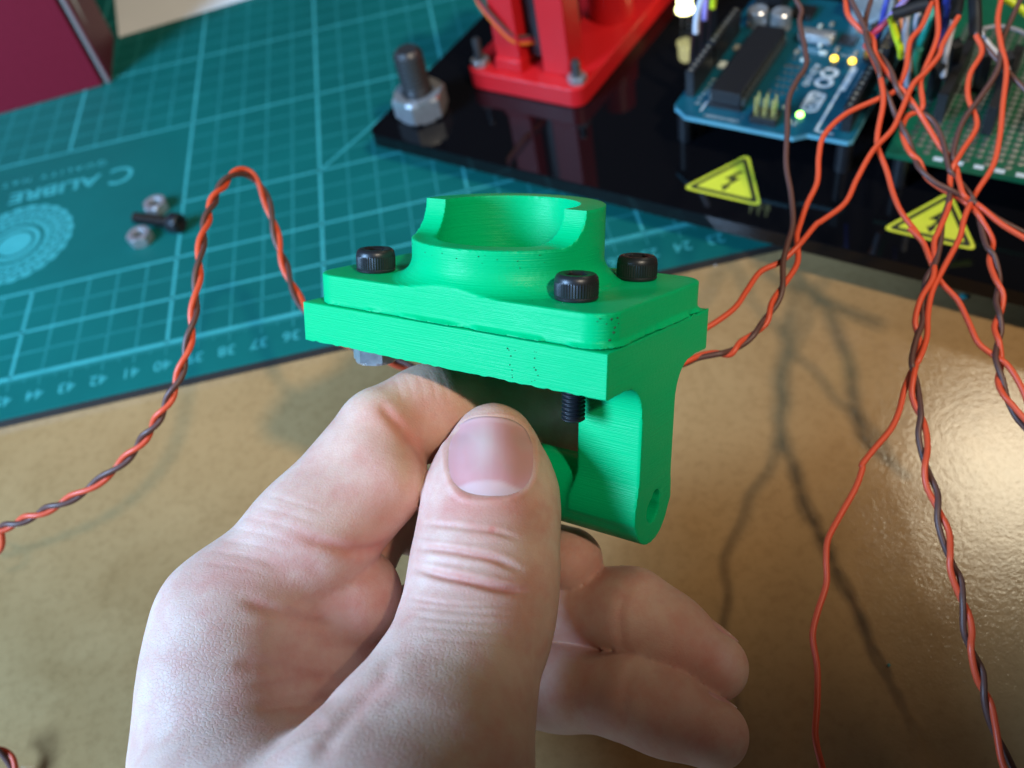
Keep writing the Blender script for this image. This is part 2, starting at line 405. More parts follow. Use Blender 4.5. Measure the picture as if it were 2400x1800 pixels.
# ------------------------------------------------------------------ implicit surfaces
def surface_nets(S, org, h):
    neg = S < 0
    nx, ny, nz = S.shape
    cnt = np.zeros((nx - 1, ny - 1, nz - 1), np.uint8)
    for a in (0, 1):
        for b in (0, 1):
            for c in (0, 1):
                cnt += neg[a:nx - 1 + a, b:ny - 1 + b, c:nz - 1 + c]
    act = (cnt > 0) & (cnt < 8)
    I = np.argwhere(act); idx = np.full(act.shape, -1, np.int64); idx[act] = np.arange(len(I))
    acc = np.zeros((len(I), 3)); num = np.zeros(len(I))
    for ax in range(3):
        o1, o2 = [k for k in range(3) if k != ax]
        for a in (0, 1):
            for b in (0, 1):
                p = I.copy(); p[:, o1] += a; p[:, o2] += b
                q = p.copy(); q[:, ax] += 1
                s0 = S[p[:, 0], p[:, 1], p[:, 2]]; s1 = S[q[:, 0], q[:, 1], q[:, 2]]
                ok = (s0 < 0) != (s1 < 0)
                t = s0[ok] / (s0[ok] - s1[ok])
                pt = p[ok].astype(float); pt[:, ax] += t
                acc[ok] += pt; num[ok] += 1
    V = np.asarray(org) + h * (acc / num[:, None])
    Fs = []
    for ax in range(3):
        o1, o2 = (ax + 1) % 3, (ax + 2) % 3
        sl0 = [slice(1, -1)] * 3; sl1 = [slice(1, -1)] * 3
        sl0[ax] = slice(0, -1); sl1[ax] = slice(1, None)
        a = neg[tuple(sl0)]; b = neg[tuple(sl1)]
        E = np.argwhere(a != b); flip = a[E[:, 0], E[:, 1], E[:, 2]]
        E = E.copy(); E[:, o1] += 1; E[:, o2] += 1
        def g(d1, d2):
            c = E.copy(); c[:, o1] += d1; c[:, o2] += d2
            return idx[c[:, 0], c[:, 1], c[:, 2]]
        Q = np.stack([g(-1, -1), g(0, -1), g(0, 0), g(-1, 0)], 1)
        Q[~flip] = Q[~flip][:, ::-1]
        Fs.append(Q)
    return V, np.vstack(Fs)
def smin(a, b, k):
    hh = np.maximum(k - np.abs(a - b), 0) / k
    return np.minimum(a, b) - hh * hh * k * 0.25
def fast_mesh(name, V, Q, m, parent=None, Mx=None, smooth=None):
    me = bpy.data.meshes.new(name)
    V = np.asarray(V, np.float32) * 0.001
    me.vertices.add(len(V)); me.vertices.foreach_set("co", V.ravel())
    me.loops.add(Q.size); me.loops.foreach_set("vertex_index", Q.ravel().astype(np.int32))
    me.polygons.add(len(Q)); me.polygons.foreach_set("loop_start", np.arange(0, Q.size, 4, dtype=np.int32))
    me.update(calc_edges=True); me.validate()
    smooth_mesh(me, smooth if smooth else 180)
    me.materials.append(m)
    o = bpy.data.objects.new(name, me); COL.objects.link(o)
    if parent is not None: o.parent = parent
    elif Mx is not None: o.matrix_world = Mx
    return o

# ================================================================== table
V = [(-600, -600, -3.1), (800, -600, -3.1), (800, 900, -3.1), (-600, 900, -3.1)]
Vb = [(x, y, -21.0) for x, y, z in V]
o = mesh('table_top', V + Vb, [(0, 1, 2, 3), (7, 6, 5, 4), (0, 4, 5, 1), (1, 5, 6, 2), (2, 6, 7, 3), (3, 7, 4, 0)], M['table'], Mx=Matrix.Identity(4), smooth=None)
tag(o, 'tan sealed hardboard table top under everything', kind='structure')

# ================================================================== cutting mat
cm_ = thing('cutting_mat', 'teal cutting mat with pale grid, ruler numbers and logo', 'cutting mat')
XL, XR, YN, YF = -185.0, 415.0, -17.0, 437.0
prism('mat_core', round_rect(XL, YN, XR, YF, 6), -3.0, -0.45, M['mat_core'], cm_)
prism('mat_surface', round_rect(XL + .3, YN + .3, XR - .3, YF - .3, 6), -0.44, 0.0, M['mat'], cm_, bev=0.2)
thick, thin, ticks = [], [], []
X0, X1, Y1 = -170.0, 400.0, 420.0
logo = (-85.0, 40.0, 0.0, 120.0)               # plain window that carries the logo
for k in range(-17, 41):
    x = k * 10.0; bold = (k % 5 == 0); L = thick if bold else thin; wd = 1.05 if bold else 0.62
    if logo[0] < x < logo[2]:
        L.append(strip(x, 0, x, logo[1], wd)); L.append(strip(x, logo[3], x, Y1, wd))
    else: L.append(strip(x, 0, x, Y1, wd))
for k in range(0, 43):
    y = k * 10.0; bold = (k % 5 == 2); L = thick if (bold or k in (0, 4)) else thin; wd = 1.0 if L is thick else 0.6
    if k == 0: wd = 1.6
    if logo[1] < y < logo[3]:
        L.append(strip(X0, y, logo[0], y, wd)); L.append(strip(logo[2], y, X1, y, wd))
    else: L.append(strip(X0, y, X1, y, wd))
thick.append(strip(50, 70, 170, 190, 1.0))
for i in range(0, 571):
    x = X1 - i
    if x > 260: continue
    l = 5.2 if i % 10 == 0 else (3.2 if i % 5 == 0 else 2.2)
    ticks.append(strip(x, -0.5, x, -l, 0.42))
quads('printed_line_bold', thick, 0.05, M['print'], cm_)
quads('printed_line_fine', thin, 0.04, M['print_dim'], cm_)
tag(quads('ruler_tick', ticks, 0.045, M['print_dim'], cm_), kind='stuff')
for n in range(18, 49):
    text('ruler_number', str(n), 5.6, M['print'], cm_, (40 - n) * 10.0 - 0.6, -9.0, 0.05, 180, bold=0.05)
text('logo_lettering', 'C', 14.5, M['print'], cm_, -26.0, 96.6, 0.05, 180 - 0.5, bold=0.12, sx=1.0)
text('logo_lettering', 'ALIBRE', 9.0, M['print'], cm_, -52.2, 97.2, 0.05, 180 - 0.5, bold=0.2, sx=1.27)
text('logo_small_lettering', 'Q U A L I T Y   M A T', 4.0, M['print'], cm_, -54.0, 107.3, 0.05, 180 - 0.5, bold=0.05, sx=1.12)
# round lace ornament
ov = []; of = []
def ring_part(cx, cy, r0, r1, n=48, wob=0.0, lobes=0):
    i0 = len(ov)
    for k in range(n):
        a = 2 * math.pi * k / n; q = wob * abs(math.sin(a * lobes / 2)) if lobes else 0
        ov.append((cx + r0 * math.cos(a), cy + r0 * math.sin(a), 0.05)); ov.append((cx + (r1 + q) * math.cos(a), cy + (r1 + q) * math.sin(a), 0.05))
    for k in range(n):
        a, b = i0 + 2 * k, i0 + 2 * ((k + 1) % n); of.append((a, a + 1, b + 1, b))
OX, OY = -62.0, 68.5
ring_part(OX, OY, 0.05, 6.3); ring_part(OX, OY, 7.4, 9.4); ring_part(OX, OY, 11.0, 11.8, 64, 0.8, 22)
ring_part(OX, OY, 15.2, 15.9, 64, 0.7, 28); ring_part(OX, OY, 19.9, 20.7, 96, 0.9, 24)
for k in range(24):
    a = 2 * math.pi * k / 24
    ring_part(OX + 13.7 * math.cos(a), OY + 13.7 * math.sin(a), 0.65, 1.55, 10)
    ring_part(OX + 18.0 * math.cos(a + .13), OY + 18.0 * math.sin(a + .13), 0.8, 2.1, 12)
    ring_part(OX + 18.0 * math.cos(a), OY + 18.0 * math.sin(a), 0.02, 0.8, 8)
mesh('logo_ornament', ov, of, M['print'], cm_, smooth=None)

# ================================================================== crimson box and paper at the back
ang = math.degrees(math.atan2(0.44, 4.75))
bx = thing('gift_box', 'tall crimson card box standing at the back of the mat', 'box', at(-39.4, 166.1, 0.1, ang))
box('front_panel', (-90, 0.0, 0), (-3.2, 2.2, 95), M['box'], bx, 0.25)
box('inner_tray', (-88, 2.4, 0.6), (-3.6, 40, 93), M['black_plastic'], bx, 0.2)
box('board_edge', (-1.7, 0.7, 0), (-0.2, 39.5, 95), M['board_edge'], bx, 0.2)
box('side_panel', (-0.18, 0.5, 0), (0.6, 39.6, 95), M['box_dark'], bx, 0.2)
mesh('printed_emblem', [(0.66, 9.5, 21), (0.66, 24, 95), (0.66, 2, 95)], [(0, 1, 2)], M['paper'], bx, smooth=None)
pp = [(-40.0, 204.5), (18.6, 212.2), (64, 219), (50, 330), (-60, 320)]
prism('paper_sheet', pp, 0.3, 0.75, M['paper'], Mx=Matrix.Identity(4))
o = bpy.data.objects['paper_sheet']; tag(o, 'white paper sheet lying at the far side of the mat', 'paper')

# small crumbs and shavings left on the bench
def crumb(x, y, z, r, m, label):
    bm = bmesh.new(); bmesh.ops.create_icosphere(bm, subdivisions=2, radius=r)
    for v in bm.verts: v.co *= 1 + random.uniform(-.35, .25); v.co.z *= .6
    V = [tuple(v.co) for v in bm.verts]; bm.verts.index_update(); Fc = [[q.index for q in f.verts] for f in bm.faces]; bm.free()
    tag(mesh('crumb', V, Fc, m, Mx=at(x, y, z + r * .4, random.uniform(0, 360))), label, 'crumb', 'crumbs on the bench')
def on_table(u, v, h=-3.1):
    d_ = RC.T @ np.array([(u - 1200) / F, (v - 900) / F, 1.0]); s_ = (h - CAMPOS[2]) / d_[2]; return CAMPOS + s_ * d_
for u, v, h_, r, mm, lb in ((727, 832, -3.1, .8, 'paper', 'white crumb on the table just below the mat edge'), (2258, 697, -3.1, 1.0, 'print', 'teal shaving on the table below the black plate'),
                            (332, 1708, -3.1, .7, 'paper', 'white fleck on the table left of the wrist'), (800, 181, 0.0, .6, 'print', 'pale lint speck on the mat grid behind the wire loop'),
                            (1675, 620, -3.1, .6, 'paper', 'tiny white crumb on the table right of the green joint'), (2083, 1560, -3.1, .35, 'print', 'minute teal speck on the shaded table at lower right')):
    c_ = on_table(u, v, h_); crumb(c_[0], c_[1], h_, r, M[mm], lb)

# ================================================================== fasteners
def hexpts(af, rot=0.0):
    R_ = af / math.sqrt(3)
    return [(R_ * math.cos(math.radians(60 * k + rot)), R_ * math.sin(math.radians(60 * k + rot))) for k in range(6)]
def nut_data(af, hole, h):
    n = 24; V = []; Fc = []
    def hx(r_in, z, cham):
        for k in range(n):
            a = 2 * math.pi * k / n
            b = (a + math.pi / 6) % (math.pi / 3) - math.pi / 6
            r = af / 2 / math.cos(b); r = min(r, af / 2 * cham) if cham else r
            V.append((r * math.cos(a), r * math.sin(a), z))
    hx(0, 0, 1.02); hx(0, h * .10, 0); hx(0, h * .88, 0); hx(0, h, 1.02)
    for r, z in ((hole * 1.12, h), (hole, h * .88), (hole, h * .12), (hole * 1.12, 0)):
        for k in range(n):
            a = 2 * math.pi * k / n; V.append((r * math.cos(a), r * math.sin(a), z))
    for i in range(8):
        j = (i + 1) % 8
        for k in range(n): Fc.append((i * n + k, i * n + (k + 1) % n, j * n + (k + 1) % n, j * n + k))
    return np.array(V), Fc
def thread_profile(r, z0, z1, pitch):
    out = []; z = z0; out.append((r * .8, z0))
    while z < z1 - pitch:
        out += [(r * .84, z + pitch * .1), (r, z + pitch * .4), (r, z + pitch * .6), (r * .84, z + pitch * .9)]; z += pitch
    out.append((r * .8, z1)); return out
def cap_head(name, parent, pos, r=3.5, h=4.0, m=None, n=96):
    # socket cap head with knurled side, rounded rim and hex socket; sits on pos (its underside)
    V = []; Fc = []
    prof = [(r * .93, 0, 0), (r * .985, .16, 0), (r, .45, 0), (r * .965, .62, 0), (r, .85, 1), (r, h * .66, 1), (r * .985, h * .74, 0), (r * .96, h * .86, 0), (r * .90, h * .95, 0), (r * .82, h, 0), (r * .57, h, 2), (r * .52, h - .2, 3), (r * .5, h - 2.0, 3)]
    for R_, z, kind in prof:
        for k in range(n):
            a = 2 * math.pi * k / n; q = R_
            if kind == 1: q = R_ * (1.0 if k % 2 else 0.962)
            if kind == 3:
                b = (a + math.pi / 6) % (math.pi / 3) - math.pi / 6; q = r * .44 / math.cos(b)
            V.append((pos[0] + q * math.cos(a), pos[1] + q * math.sin(a), pos[2] + z))
    for i in range(len(prof) - 1):
        for k in range(n): Fc.append((i * n + k, i * n + (k + 1) % n, (i + 1) * n + (k + 1) % n, (i + 1) * n + k))
    Fc.append(tuple(range(n - 1, -1, -1))); Fc.append(tuple(range((len(prof) - 1) * n, len(prof) * n)))
    return mesh(name, V, Fc, m or M['black_oxide'], parent, smooth=28)

def loose_nut(x, y, deg, label):
    V, Fc = nut_data(7.6, 2.1, 3.6)
    o = mesh('hex_nut', V, Fc, M['steel'], Mx=at(x, y, 0.06, deg), smooth=25)
    tag(o, label, 'nut', 'loose nuts on the mat')
loose_nut(-9.2, 69.0, 12, 'loose steel nut on the mat behind the black screw')
loose_nut(-13.4, 53.2, 38, 'loose steel nut on the mat in front of the black screw')
a0 = np.array([-16.2, 64.6, 2.1]); a1 = np.array([3.8, 52.0, 3.5])
dv = (a1 - a0) / np.linalg.norm(a1 - a0); yv = np.cross((0, 0, 1), dv); yv /= np.linalg.norm(yv); zv = np.cross(dv, yv)
ls = thing('cap_screw', 'loose black cap screw lying between two nuts on the mat', 'screw', frame(a0, yv, zv, dv))
lathe('thread', thread_profile(2.0, 0, 17.0, .7), M['black_oxide'], ls, 20)
cap_head('head', ls, (0, 0, 17.0), 3.5, 4.2, n=48)

# ================================================================== black acrylic plate and what stands on it
th = math.radians(-39.7)
PA = np.array([math.cos(th), math.sin(th), 0]); PB = np.array([-PA[1], PA[0], 0]); PO = np.array([71.0, 67.6, 12.0])
MP = frame(PO, PA, PB, (0, 0, 1))
def on_plate(a, b, h=0.0, deg=0.0): return MP @ at(a, b, h, deg)
pl = thing('acrylic_plate', 'glossy black acrylic base plate carrying red bracket and circuit boards', 'base plate', MP)
prism('plate', round_rect(-1.0, 0, 330, 240, 4), -5.0, 0.0, M['acrylic'], pl, bev=0.25)
# its corner bolt is also its foot
def foot_bolt(a, b):
    g = thing('corner_bolt', 'thick dark bolt with big steel nut at the plate corner', 'bolt', on_plate(a, b, 0))
    bm = bmesh.new()
    vs_ = [bm.verts.new((x, y, -11.9)) for x, y in hexpts(16.5, 10)]; f = bm.faces.new(vs_)
    ex = bmesh.ops.extrude_face_region(bm, geom=[f])
    for v in ex['geom']:
        if isinstance(v, bmesh.types.BMVert): v.co.z = -5.05
    bm_obj('bolt_head', bm, M['dark_steel'], g)
    lathe('shank', thread_profile(4.9, 0.05, 23.0, 1.5) + [(4.4, 23.1), (3.4, 24.0)], M['dark_steel'], g, 32)
    V, Fc = nut_data(16.5, 5.0, 8.2); c, s = math.cos(.35), math.sin(.35)
    V = np.c_[V[:, 0] * c - V[:, 1] * s, V[:, 0] * s + V[:, 1] * c, V[:, 2] + 0.3]
    mesh('nut', V, Fc, M['steel'], g, smooth=25)
foot_bolt(12.0, 16.5)

# warning stickers
def sticker(a, b, label):
    g = thing('warning_sticker', label, 'sticker', on_plate(a, b, 0), 'warning stickers on the plate')
    def tri(s, r, z, m, nm):
        hh = s * math.sqrt(3) / 2; P = [(-s / 2, -hh / 3), (s / 2, -hh / 3), (0, hh * 2 / 3)]; out = []
        for i in range(3):
            p = np.array(P[i]); d1 = np.array(P[i - 1]) - p; d2 = np.array(P[(i + 1) % 3]) - p
            d1 = d1 / np.linalg.norm(d1); d2 = d2 / np.linalg.norm(d2); t = r * math.sqrt(3)
            for k in range(6):
                u = k / 5; q = (1 - u) ** 2 * (p + d1 * t) + 2 * u * (1 - u) * p + u * u * (p + d2 * t); out.append(tuple(q))
        prism(nm, out, z, z + .05, m, g)
    tri(24.6, 1.6, 0.02, M['yellow'], 'backing'); tri(21.4, 1.0, 0.085, M['sticker_black'], 'border'); tri(17.2, 0.4, 0.15, M['yellow'], 'field')
    z_ = [(0.9, 5.6), (-2.1, 0.9), (0.1, 0.9), (-1.0, -2.1), (-1.9, -2.0), (-0.4, -4.6), (0.7, -1.7), (0.0, -1.8), (2.2, 2.3), (0.1, 2.2), (2.0, 5.6)]
    prism('lightning_bolt', z_, 0.21, 0.25, M['sticker_black'], g)
sticker(124.3, 15.6, 'yellow lightning warning triangle in front of the blue circuit board')
sticker(181.6, 17.6, 'yellow lightning warning triangle partly hidden behind the red and brown wires')

# red printed bracket with servo
rb = thing('servo_bracket', 'red printed bracket with upright posts holding a black servo', 'bracket', on_plate(19.5, 34.2, 0.0))
prism('bracket_base', round_rect(0, 0, 45.6, 95, 4.5), 0.05, 7.0, M['red_plastic'], rb, bev=0.5)
box('post', (11.4, 4.6, 6.9), (21.0, 14.5, 70), M['red_plastic'], rb, 0.5)
box('post', (28.2, 6.6, 6.9), (38.6, 16.5, 70), M['red_plastic'], rb, 0.5)
box('foot_block', (11.0, 3.4, 6.9), (21.5, 9.0, 11.5), M['red_plastic'], rb, 0.8)
box('servo', (20.8, 10.5, 10.0), (28.6, 34.0, 70), M['servo'], rb, 0.4)
lathe('horn_boss', [(8.0, 7.05), (8.0, 18), (6.5, 18.5), (6.5, 30)], M['red_plastic'], rb, 36, origin=(34, 46, 0))
cp = catmull([(9.8, 5.0, 42), (8.8, 3.4, 36), (10.2, 3.2, 32), (15, 3.4, 26), (20, 5.2, 20), (24, 11.5, 17)], 6)
for i, mm in enumerate((M['wire_brown'], M['wire_crimson'], M['wire_orange'])):
    tube('servo_lead', cp + np.array([0, -.1, -i * 1.25]), 0.62, mm, rb, 10)
for (sx_, sy_, tl) in ((2.2 + 2.0, 4.4, 7.5), (43.2 - 1.2, 5.0, 5.5)):
    s = lathe('screw', thread_profile(1.5, 7.0, 9.4 + tl, .5), M['dark_steel'], rb, 16, origin=(sx_, sy_, 0))
    V, Fc = nut_data(5.6, 1.5, 2.4); mesh('nut', V + np.array([sx_, sy_, 7.05]), Fc, M['steel'], rb, smooth=25)

# microcontroller board
ub = thing('circuit_board', 'teal microcontroller board with long black chip and glowing LEDs', 'circuit board', on_plate(101.0, 27.5, 11.6))
outl = [(0, 2), (0, 67), (1.5, 68.6), (52, 68.6), (53.4, 67), (53.4, 1.2), (52.3, 0), (41, 0), (38, -2.6), (5.2, -2.6), (2.6, -0.6), (0.6, 0.6)]
outl = outl[::-1]
prism('board', outl, -0.1, 1.5, M['pcb'], ub)
prism('board_rim', [(x * 1.006 - .16, y * 1.005 - .12) for x, y in outl], -0.05, 1.25, M['pcb_edge'], ub)
T_ = 1.5
box('chip', (10.2, 4.0, T_ + 1.2), (19.6, 40.5, T_ + 5.6), M['black_plastic'], ub, 0.25)
box('chip_socket', (9.6, 3.4, T_), (20.0, 41.0, T_ + 1.1), M['black_plastic'], ub, 0.1)
for k in range(14):
    y = 5.6 + k * 2.54
    for x in (9.75, 19.65):
        box('chip_pin', (x - .15, y - .6, T_ + 1.0), (x + .55 if x > 15 else x + .4, y + .6, T_ + 3.6), M['solder'], ub, 0.05)
for x0, y0, n in ((1.3, 6.5, 6), (1.3, 23.0, 8), (49.2, 3.5, 8), (49.2, 25.0, 10)):
    hd = box('header', (x0, y0, T_), (x0 + 2.54, y0 + n * 2.54, T_ + 8.4), M['black_plastic'], ub, 0.1)
    for k in range(n):
        box('contact', (x0 + .85, y0 + k * 2.54 + .85, T_ + 8.41), (x0 + 1.7, y0 + k * 2.54 + 1.7, T_ + 8.46), M['component_tan'], hd, 0)
for i in range(2):
    for j in range(3):
        x, y = 25.3 + j * 2.54, 0.9 + i * 2.54
        box('icsp_pin', (x - .33, y - .33, T_), (x + .33, y + .33, T_ + 8.2), M['gold'], ub, 0.08)
box('pin_block', (24.0, -0.4, T_), (31.8, 4.8, T_ + 2.4), M['black_plastic'], ub, 0.1)
box('usb_port', (34, 58, T_), (46.5, 75, T_ + 10.5), M['steel'], ub, 0.4)
box('power_jack', (3.5, 56, T_), (12.5, 70, T_ + 10.8), M['black_plastic'], ub, 0.4)
lathe('capacitor', [(3.2, T_), (3.2, T_ + .8), (2.9, T_ + 1.2), (3.2, T_ + 1.6), (3.2, T_ + 5.2), (2.8, T_ + 5.6)], M['steel'], ub, 28, origin=(7.4, 49.0, 0))
lathe('capacitor', [(3.2, T_), (3.2, T_ + .8), (2.9, T_ + 1.2), (3.2, T_ + 1.6), (3.2, T_ + 5.2), (2.8, T_ + 5.6)], M['steel'], ub, 28, origin=(14.8, 49.5, 0))
box('crystal', (22.5, 42.5, T_), (33.5, 47.0, T_ + 3.4), M['steel'], ub, 1.0)
box('regulator', (15.5, 55.0, T_), (22.5, 61.5, T_ + 1.8), M['black_plastic'], ub, 0.2)
box('usb_chip', (34.5, 44.5, T_), (39.5, 49.5, T_ + 1.0), M['black_plastic'], ub, 0.1)
box('reset_button', (45.0, 61.5, T_), (51.0, 67.5, T_ + 2.6), M['steel'], ub, 0.2)
for x, y, a_, b_, mm in ((4.6, 22.6, 2.2, 3.2, 'chip_print'), (5.4, 33.0, 2.6, 2.6, 'component_tan'), (24, 36, 1.2, 2.0, 'component_tan'),
                         (27, 33, 1.4, 0.9, 'chip_print'), (31, 38, 2.2, 1.2, 'chip_print'), (35, 40.5, 1.0, 2.0, 'component_tan'),
                         (40.8, 40, 1.0, 2.0, 'component_tan'), (42.5, 44, 2.6, 3.0, 'chip_print'), (29.5, 41.5, 1.0, 1.6, 'chip_print'),
                         (37.5, 52.5, 1.6, 1.0, 'component_tan'), (26.0, 51.5, 1.0, 1.8, 'chip_print'), (29.0, 53.5, 1.0, 1.8, 'component_tan'),
                         (30.5, 8.5, 1.6, 0.8, 'chip_print'), (33.8, 2.0, 1.4, 1.4, 'chip_print')):
    box('surface_component', (x, y, T_), (x + a_, y + b_, T_ + .8), M[mm], ub, 0.12)
pads = []
pv, pf = [], []
for x, y in [(24 + i * 1.9 + (j % 2), 16 + j * 3.4) for i in range(4) for j in range(5)] + [(33 + i * 2.2, 30.5) for i in range(3)] + [(25 + i * 2.3, 30 + j * 4) for i in range(3) for j in range(2)]:
    v_, f_ = lathe_data([(0.62, T_), (0.62, T_ + .10), (0.30, T_ + .16)], 10, (x, y, 0))
    i0 = len(pv); pv += v_; pf += [tuple(q + i0 for q in f) for f in f_]
tag(mesh('solder_via', pv, pf, M['solder'], ub), kind='stuff')
SK = T_ + .05
# double-ring emblem, board lettering, name plate and rules on the silkscreen
def sring(x, y, r0, r1, nm='emblem_ring'):
    V = []; Fc = []; n = 36
    for k in range(n):
        a = 2 * math.pi * k / n
        V += [(x + r0 * math.cos(a), y + r0 * math.sin(a), SK), (x + r1 * math.cos(a), y + r1 * math.sin(a), SK)]
    for k in range(n):
        a, b = 2 * k, 2 * ((k + 1) % n); Fc.append((a, a + 1, b + 1, b))
    return mesh(nm, V, Fc, M['silk'], ub, smooth=None)
sring(37.2, 29.6, 1.45, 2.75); sring(37.3, 24.5, 1.45, 2.75)
text('board_lettering', 'ARDUINO', 2.6, M['silk'], ub, 32.6, 27.2, SK, -90, bold=0.05)
prism('name_plate', round_rect(35.0, 9.3, 40.2, 19.8, 2.2), SK, SK + .03, M['silk'], ub)
text('board_lettering', 'UNO', 4.2, M['pcb'], ub, 37.7, 14.8, SK + .06, -90, bold=0.05)
for r_ in (strip(42.8, 1.6, 42.8, 35.5, 0.75), strip(43.2, 1.6, 47.8, 1.6, 0.6), strip(43.75, 22, 43.75, 34.0, 1.1), strip(8.6, 0.6, 8.6, 6.0, .5)):
    quads('silkscreen_rule', [r_], SK, M['silk'], ub)
text('board_lettering', 'DIGITAL (PWM~)', 1.9, M['silk'], ub, 46.6, 26.0, SK, -90)
text('board_lettering', 'MADE IN ITALY', 1.55, M['silk'], ub, 15.8, -0.9, SK, 0)
for k in range(6): text('pin_lettering', 'A%d' % k, 1.5, M['silk'], ub, 6.2, 4.0 + k * 2.54, SK, 0)
for k in range(8): text('pin_lettering', str(7 - k), 1.5, M['silk'], ub, 47.2, 4.8 + (7 - k) * 2.54, SK, -90)
text('pin_lettering', 'ON', 1.6, M['silk'], ub, 36.2, 3.2, SK, -90)
text('pin_lettering', 'TX RX', 1.6, M['silk'], ub, 39.4, 39.4, SK, 0)
for x, y, mm in ((36.3, 7.2, 'led_green'), (36.2, 36.9, 'led_amber'), (41.6, 37.0, 'led_amber')):
    lathe('led', [(1.0, T_), (1.05, T_ + .4), (0.8, T_ + .85), (0.25, T_ + 1.0)], M[mm], ub, 16, origin=(x, y, 0))
for x, y in ((2.5, 1.5), (50.8, 2.2), (14, 66), (50.8, 66)):
    lathe('standoff', [(2.4, -11.5), (2.4, -0.12)], M['black_plastic'], ub, 12, origin=(x, y + 2, 0))

# prototyping board
pb = thing('prototype_board', 'green perforated board with rows of solder pads at right edge', 'circuit board', on_plate(164.0, 26.4, 11.0))
prism('board', [(0, 0), (80, 0), (80, 90), (0, 90)], 0, 1.6, M['pcb_green'], pb, bev=0.1)
pv, pf = [], []
for i in range(26):
    for j in range(26):
        if j == 0 and i % 2: continue
        v_, f_ = lathe_data([(0.98, 1.6), (0.98, 1.66), (0.52, 1.72)], 8, (4.6 + i * 2.54, 3.4 + j * 2.54, 0))
        i0 = len(pv); pv += v_; pf += [tuple(q + i0 for q in f) for f in f_]
tag(mesh('solder_pad', pv, pf, M['solder'], pb), kind='stuff')
for k in range(9):
    box('edge_label_mark', (12 + k * 5.08, 0.6, 1.605), (14.4 + k * 5.08, 2.2, 1.64), M['silk'], pb, 0)
for x0, y0, n in ((7.5, 17.0, 12), (20.5, 15.0, 12), (33.0, 17.0, 12)):
    box('header', (x0, y0, 1.6), (x0 + 2.54, y0 + n * 2.54, 10.4), M['black_plastic'], pb, 0.1)
lathe('round_buzzer', [(11.5, 1.65), (11.6, 10.0), (11.2, 10.9), (10.4, 11.2), (9.8, 10.8), (2.0, 10.8), (1.6, 9.5)], M['black_plastic'], pb, 48, origin=(50, 37, 0))
for x, y in ((4, 4), (4, 86), (70, 4)):
    lathe('standoff', [(2.4, -10.9), (2.4, -0.02)], M['black_plastic'], pb, 12, origin=(x, y, 0))

# lit LED behind the red bracket
le = thing('indicator_led', 'round LED glowing yellow white behind the red bracket', 'LED', on_plate(77.0, 90.0, 0))
lathe('lens', [(3.1, 6.0), (3.1, 7.0), (2.6, 7.0), (2.6, 11.2), (2.2, 12.8), (1.2, 13.7), (0.3, 13.9)], M['led_white'], le, 24)
for dx in (-1.2, 1.2): tube('lead', [(dx, 0, .02), (dx, 0, 3), (dx, 0, 6.2)], 0.3, M['solder'], le, 8)

# ================================================================== held printed joint (object frame fitted to the photo)
RG = np.array([[0.8261456656829163, 0.5634423022663162, 0.00401386221992317],
               [0.17053858329456006, -0.24324950086293673, -0.9548540579251226],
               [-0.5370287987445103, 0.7895330596909937, -0.2970481728140866]])
TG = np.array([13.871260986406662, -4.2703517841268575, 134.45734720118125])
gax = [RC.T @ RG[:, i] for i in range(3)]
MG = frame(c2w(TG), *gax)
jt = thing('printed_joint', 'bright green printed joint bracket with ring collar held between finger and thumb', 'bracket', MG)
def field(lo, hi, h):
    ax = [np.arange(lo[i], hi[i] + h, h) for i in range(3)]
    return np.meshgrid(*ax, indexing='ij', sparse=True)
def vnoise(x, f, seed):
    r = np.random.default_rng(seed).random(4096)
    t = x * f + 1000; i = np.floor(t).astype(int); u = t - i; u = u * u * (3 - 2 * u)
    return r[i % 4096] * (1 - u) + r[(i + 1) % 4096] * u
h = 0.34
lo = (-65.4, -2.03, -38.9)
x, y, z = field(lo, (1.7, 38.6, 2.0), h)
def boxsd(x, y, z, a, b):
    dx = np.maximum(a[0] - x, x - b[0]); dy = np.maximum(a[1] - y, y - b[1]); dz = np.maximum(a[2] - z, z - b[2])
    return np.maximum(np.maximum(dx, dy), dz)
d = boxsd(x, y, z, (-62.4, 0, -7.08), (0, 36.8, 0))
leg = boxsd(x, y, z, (-11.8, 12.3, -31.2), (30, 24.6, -2))
bar = np.maximum(np.hypot(y - 18.1, z + 31.2) - 6.35, -34 - x + 0 * y)
hang = smin(np.broadcast_to(leg, np.broadcast(x, y, z).shape), np.broadcast_to(bar, np.broadcast(x, y, z).shape), 2.6)
d = smin(np.broadcast_to(d, hang.shape), hang, 7.5)
d = np.maximum(d, x + 0 * y + 0 * z)
d = np.maximum(d, z + 0 * x)
hole = np.maximum(np.minimum(np.hypot(y - 18.0, z + 31.4) - 2.25, np.hypot(y - 18.9, z + 29.6) - 1.5), -14 - x)
d = np.maximum(d, -hole)
V, Q = surface_nets(d.astype(np.float32), lo, h)
# slightly frayed first layers: small burrs along the lower rim and the top lip
nb = vnoise(V[:, 0] * .9 + V[:, 1] * 1.7, 1.1, 3)
rim = (V[:, 2] < -6.9) & (V[:, 2] > -7.3) & ((V[:, 1] < 0.25) | (V[:, 0] > -.25))
V[rim, 2] -= 0.28 * nb[rim]
lip = (V[:, 2] > -0.2) & (V[:, 0] > -.25)
V[lip, 2] += 0.55 * (nb[lip] - .45) * (V[lip, 1] > 28) + 0.18 * nb[lip]
fast_mesh('lower_bracket', V, Q, M['green'], jt, smooth=40)

